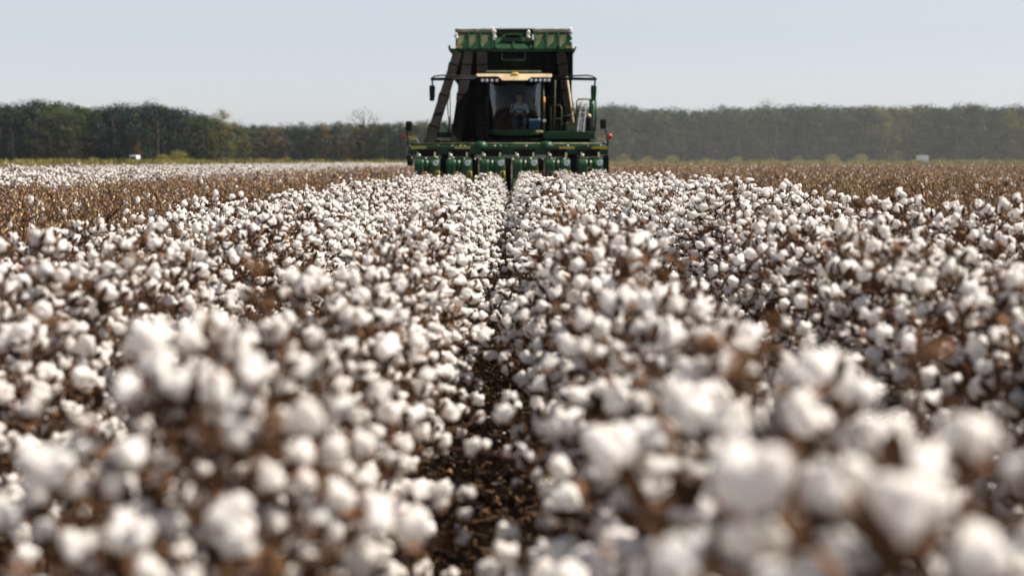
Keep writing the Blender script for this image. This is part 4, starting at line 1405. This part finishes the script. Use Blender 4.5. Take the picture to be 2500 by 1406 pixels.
B = Vector((SEAT.x + PC, SEAT.y + HEAD_Y, SEAT.z + .04))     # seat top
V = []; E = []; R = []
def node(p, r, parent=None):
    V.append(Vector(p)); R.append(r)
    if parent is not None: E.append((parent, len(V) - 1))
    return len(V) - 1
pel = node((0, .05, .10), (.15, .11))
ch = node((0, .04, .34), (.155, .11), pel)
sh_ = node((0, .05, .50), (.12, .09), ch)
nk = node((0, .03, .60), .055, sh_)
hd = node((0, .0, .68), (.075, .085), nk)
hd2 = node((0, -.005, .77), (.085, .10), hd)
hd3 = node((0, .01, .84), (.06, .07), hd2)
nose = node((0, -.105, .735), .014, hd2)
for s in (-1, 1):
    ear = node((s * .088, .01, .74), .016, hd2)
    a = node((s * .19, .04, .49), .062, sh_)
    b = node((s * .25, -.10, .25), .046, a)
    c = node((s * .19, -.40, .25), .034, b)
    h0 = node((s * .175, -.50, .27), (.036, .022), c)
    for k in range(4):
        f1 = node((s * (.20 - .018 * k), -.565, .285 + .004 * k), .0095, h0)
        f2 = node((s * (.197 - .018 * k), -.60 + .006 * abs(k - 1), .262), .009, f1)
        node((s * (.194 - .018 * k), -.585, .238), .008, f2)
    th = node((s * .135, -.53, .285), .011, h0); node((s * .12, -.565, .275), .009, th)
    l1 = node((s * .10, -.02, .07), .095, pel)
    l2 = node((s * .15, -.46, .09), .07, l1)
    l3 = node((s * .15, -.52, -.34), .05, l2)
    node((s * .15, -.64, -.38), (.045, .035), l3)
body = skin_mesh('person', [B + v for v in V], E, R, M['skin'])
tag(body, 'person in a pale blue shirt seated at the wheel inside the glass cab', 'person')


def wear(name, ids, grow, m):
    mp = {i: k for k, i in enumerate(ids)}
    o = skin_mesh(name, [B + V[i] for i in ids], [(mp[a], mp[b]) for a, b in E if a in mp and b in mp],
                  [tuple(x + grow for x in (R[i] if hasattr(R[i], '__len__') else (R[i], R[i]))) for i in ids], m)
    o.parent = body
    return o


arms = [i for i in range(len(V)) if i in (pel, ch, sh_)] + [i for i in range(8, len(V)) if .18 < abs(V[i].x) < .26 and V[i].y > -.2 and V[i].z > .2]
wear('shirt', sorted(set(arms)), .014, M['shirt'])
legs = [pel] + [i for i in range(8, len(V)) if V[i].z < .12 and abs(V[i].x) < .16 and V[i].y > -.55]
wear('trousers', sorted(set(legs)), .012, M['jeans'])
g = Geo()
hv, hf = ico(3)
g.add([B + Vector((v[0] * .095, .012 + v[1] * .112, .785 + v[2] * .095)) for v in hv], [tuple(f) for f in hf if min(hv[i][2] for i in f) > .12 or (min(hv[i][1] for i in f) > .35 and min(hv[i][2] for i in f) > -.45)])
g.obj('hair', M['hair'], body, smooth=True, fixn=False)
for s in (-1, 1):
    g = Geo(); ev, ef = ico(2); g.add([B + Vector((s * .034 + v[0] * .011, -.090 + v[1] * .011, .755 + v[2] * .009)) for v in ev], [tuple(f) for f in ef]); g.obj('eye', M['hair'], body, smooth=True)
g = Geo(); g.tube([B + Vector((-.025, -.094, .693)), B + Vector((0, -.100, .691)), B + Vector((.025, -.094, .693))], .006, 6); g.obj('mouth', M['hair'], body)

# ------------------------------------------------------------------ air
def volume_mat(name, density, color, aniso=0.0):
    m = bpy.data.materials.new(name)
    m.use_nodes = True
    nt = m.node_tree
    nt.nodes.remove(nt.nodes['Principled BSDF'])
    v = nt.nodes.new('ShaderNodeVolumePrincipled')
    v.inputs['Color'].default_value = (*color, 1)
    v.inputs['Density'].default_value = density
    v.inputs['Anisotropy'].default_value = aniso
    nt.links.new(v.outputs[0], nt.nodes['Material Output'].inputs['Volume'])
    return m


g = Geo(); g.box((-700, -70, -1.2), (700, 930, 32))
tag(g.obj('haze', volume_mat('thin_haze', 0.000045, (0.80, 0.88, 1.0))), 'thin bluish haze over the field', 'haze', None, 'stuff')
hv, hf = ico(4)
g = Geo(); g.add([Vector((78 + v[0] * 95, 330 + v[1] * 255, 3 + v[2] * 21)) for v in hv], [tuple(f) for f in hf])
tag(g.obj('dust', volume_mat('field_dust', 0.00017, (0.88, 0.90, 0.87))), 'drifting pale dust behind and right of the machine', 'dust', None, 'stuff')
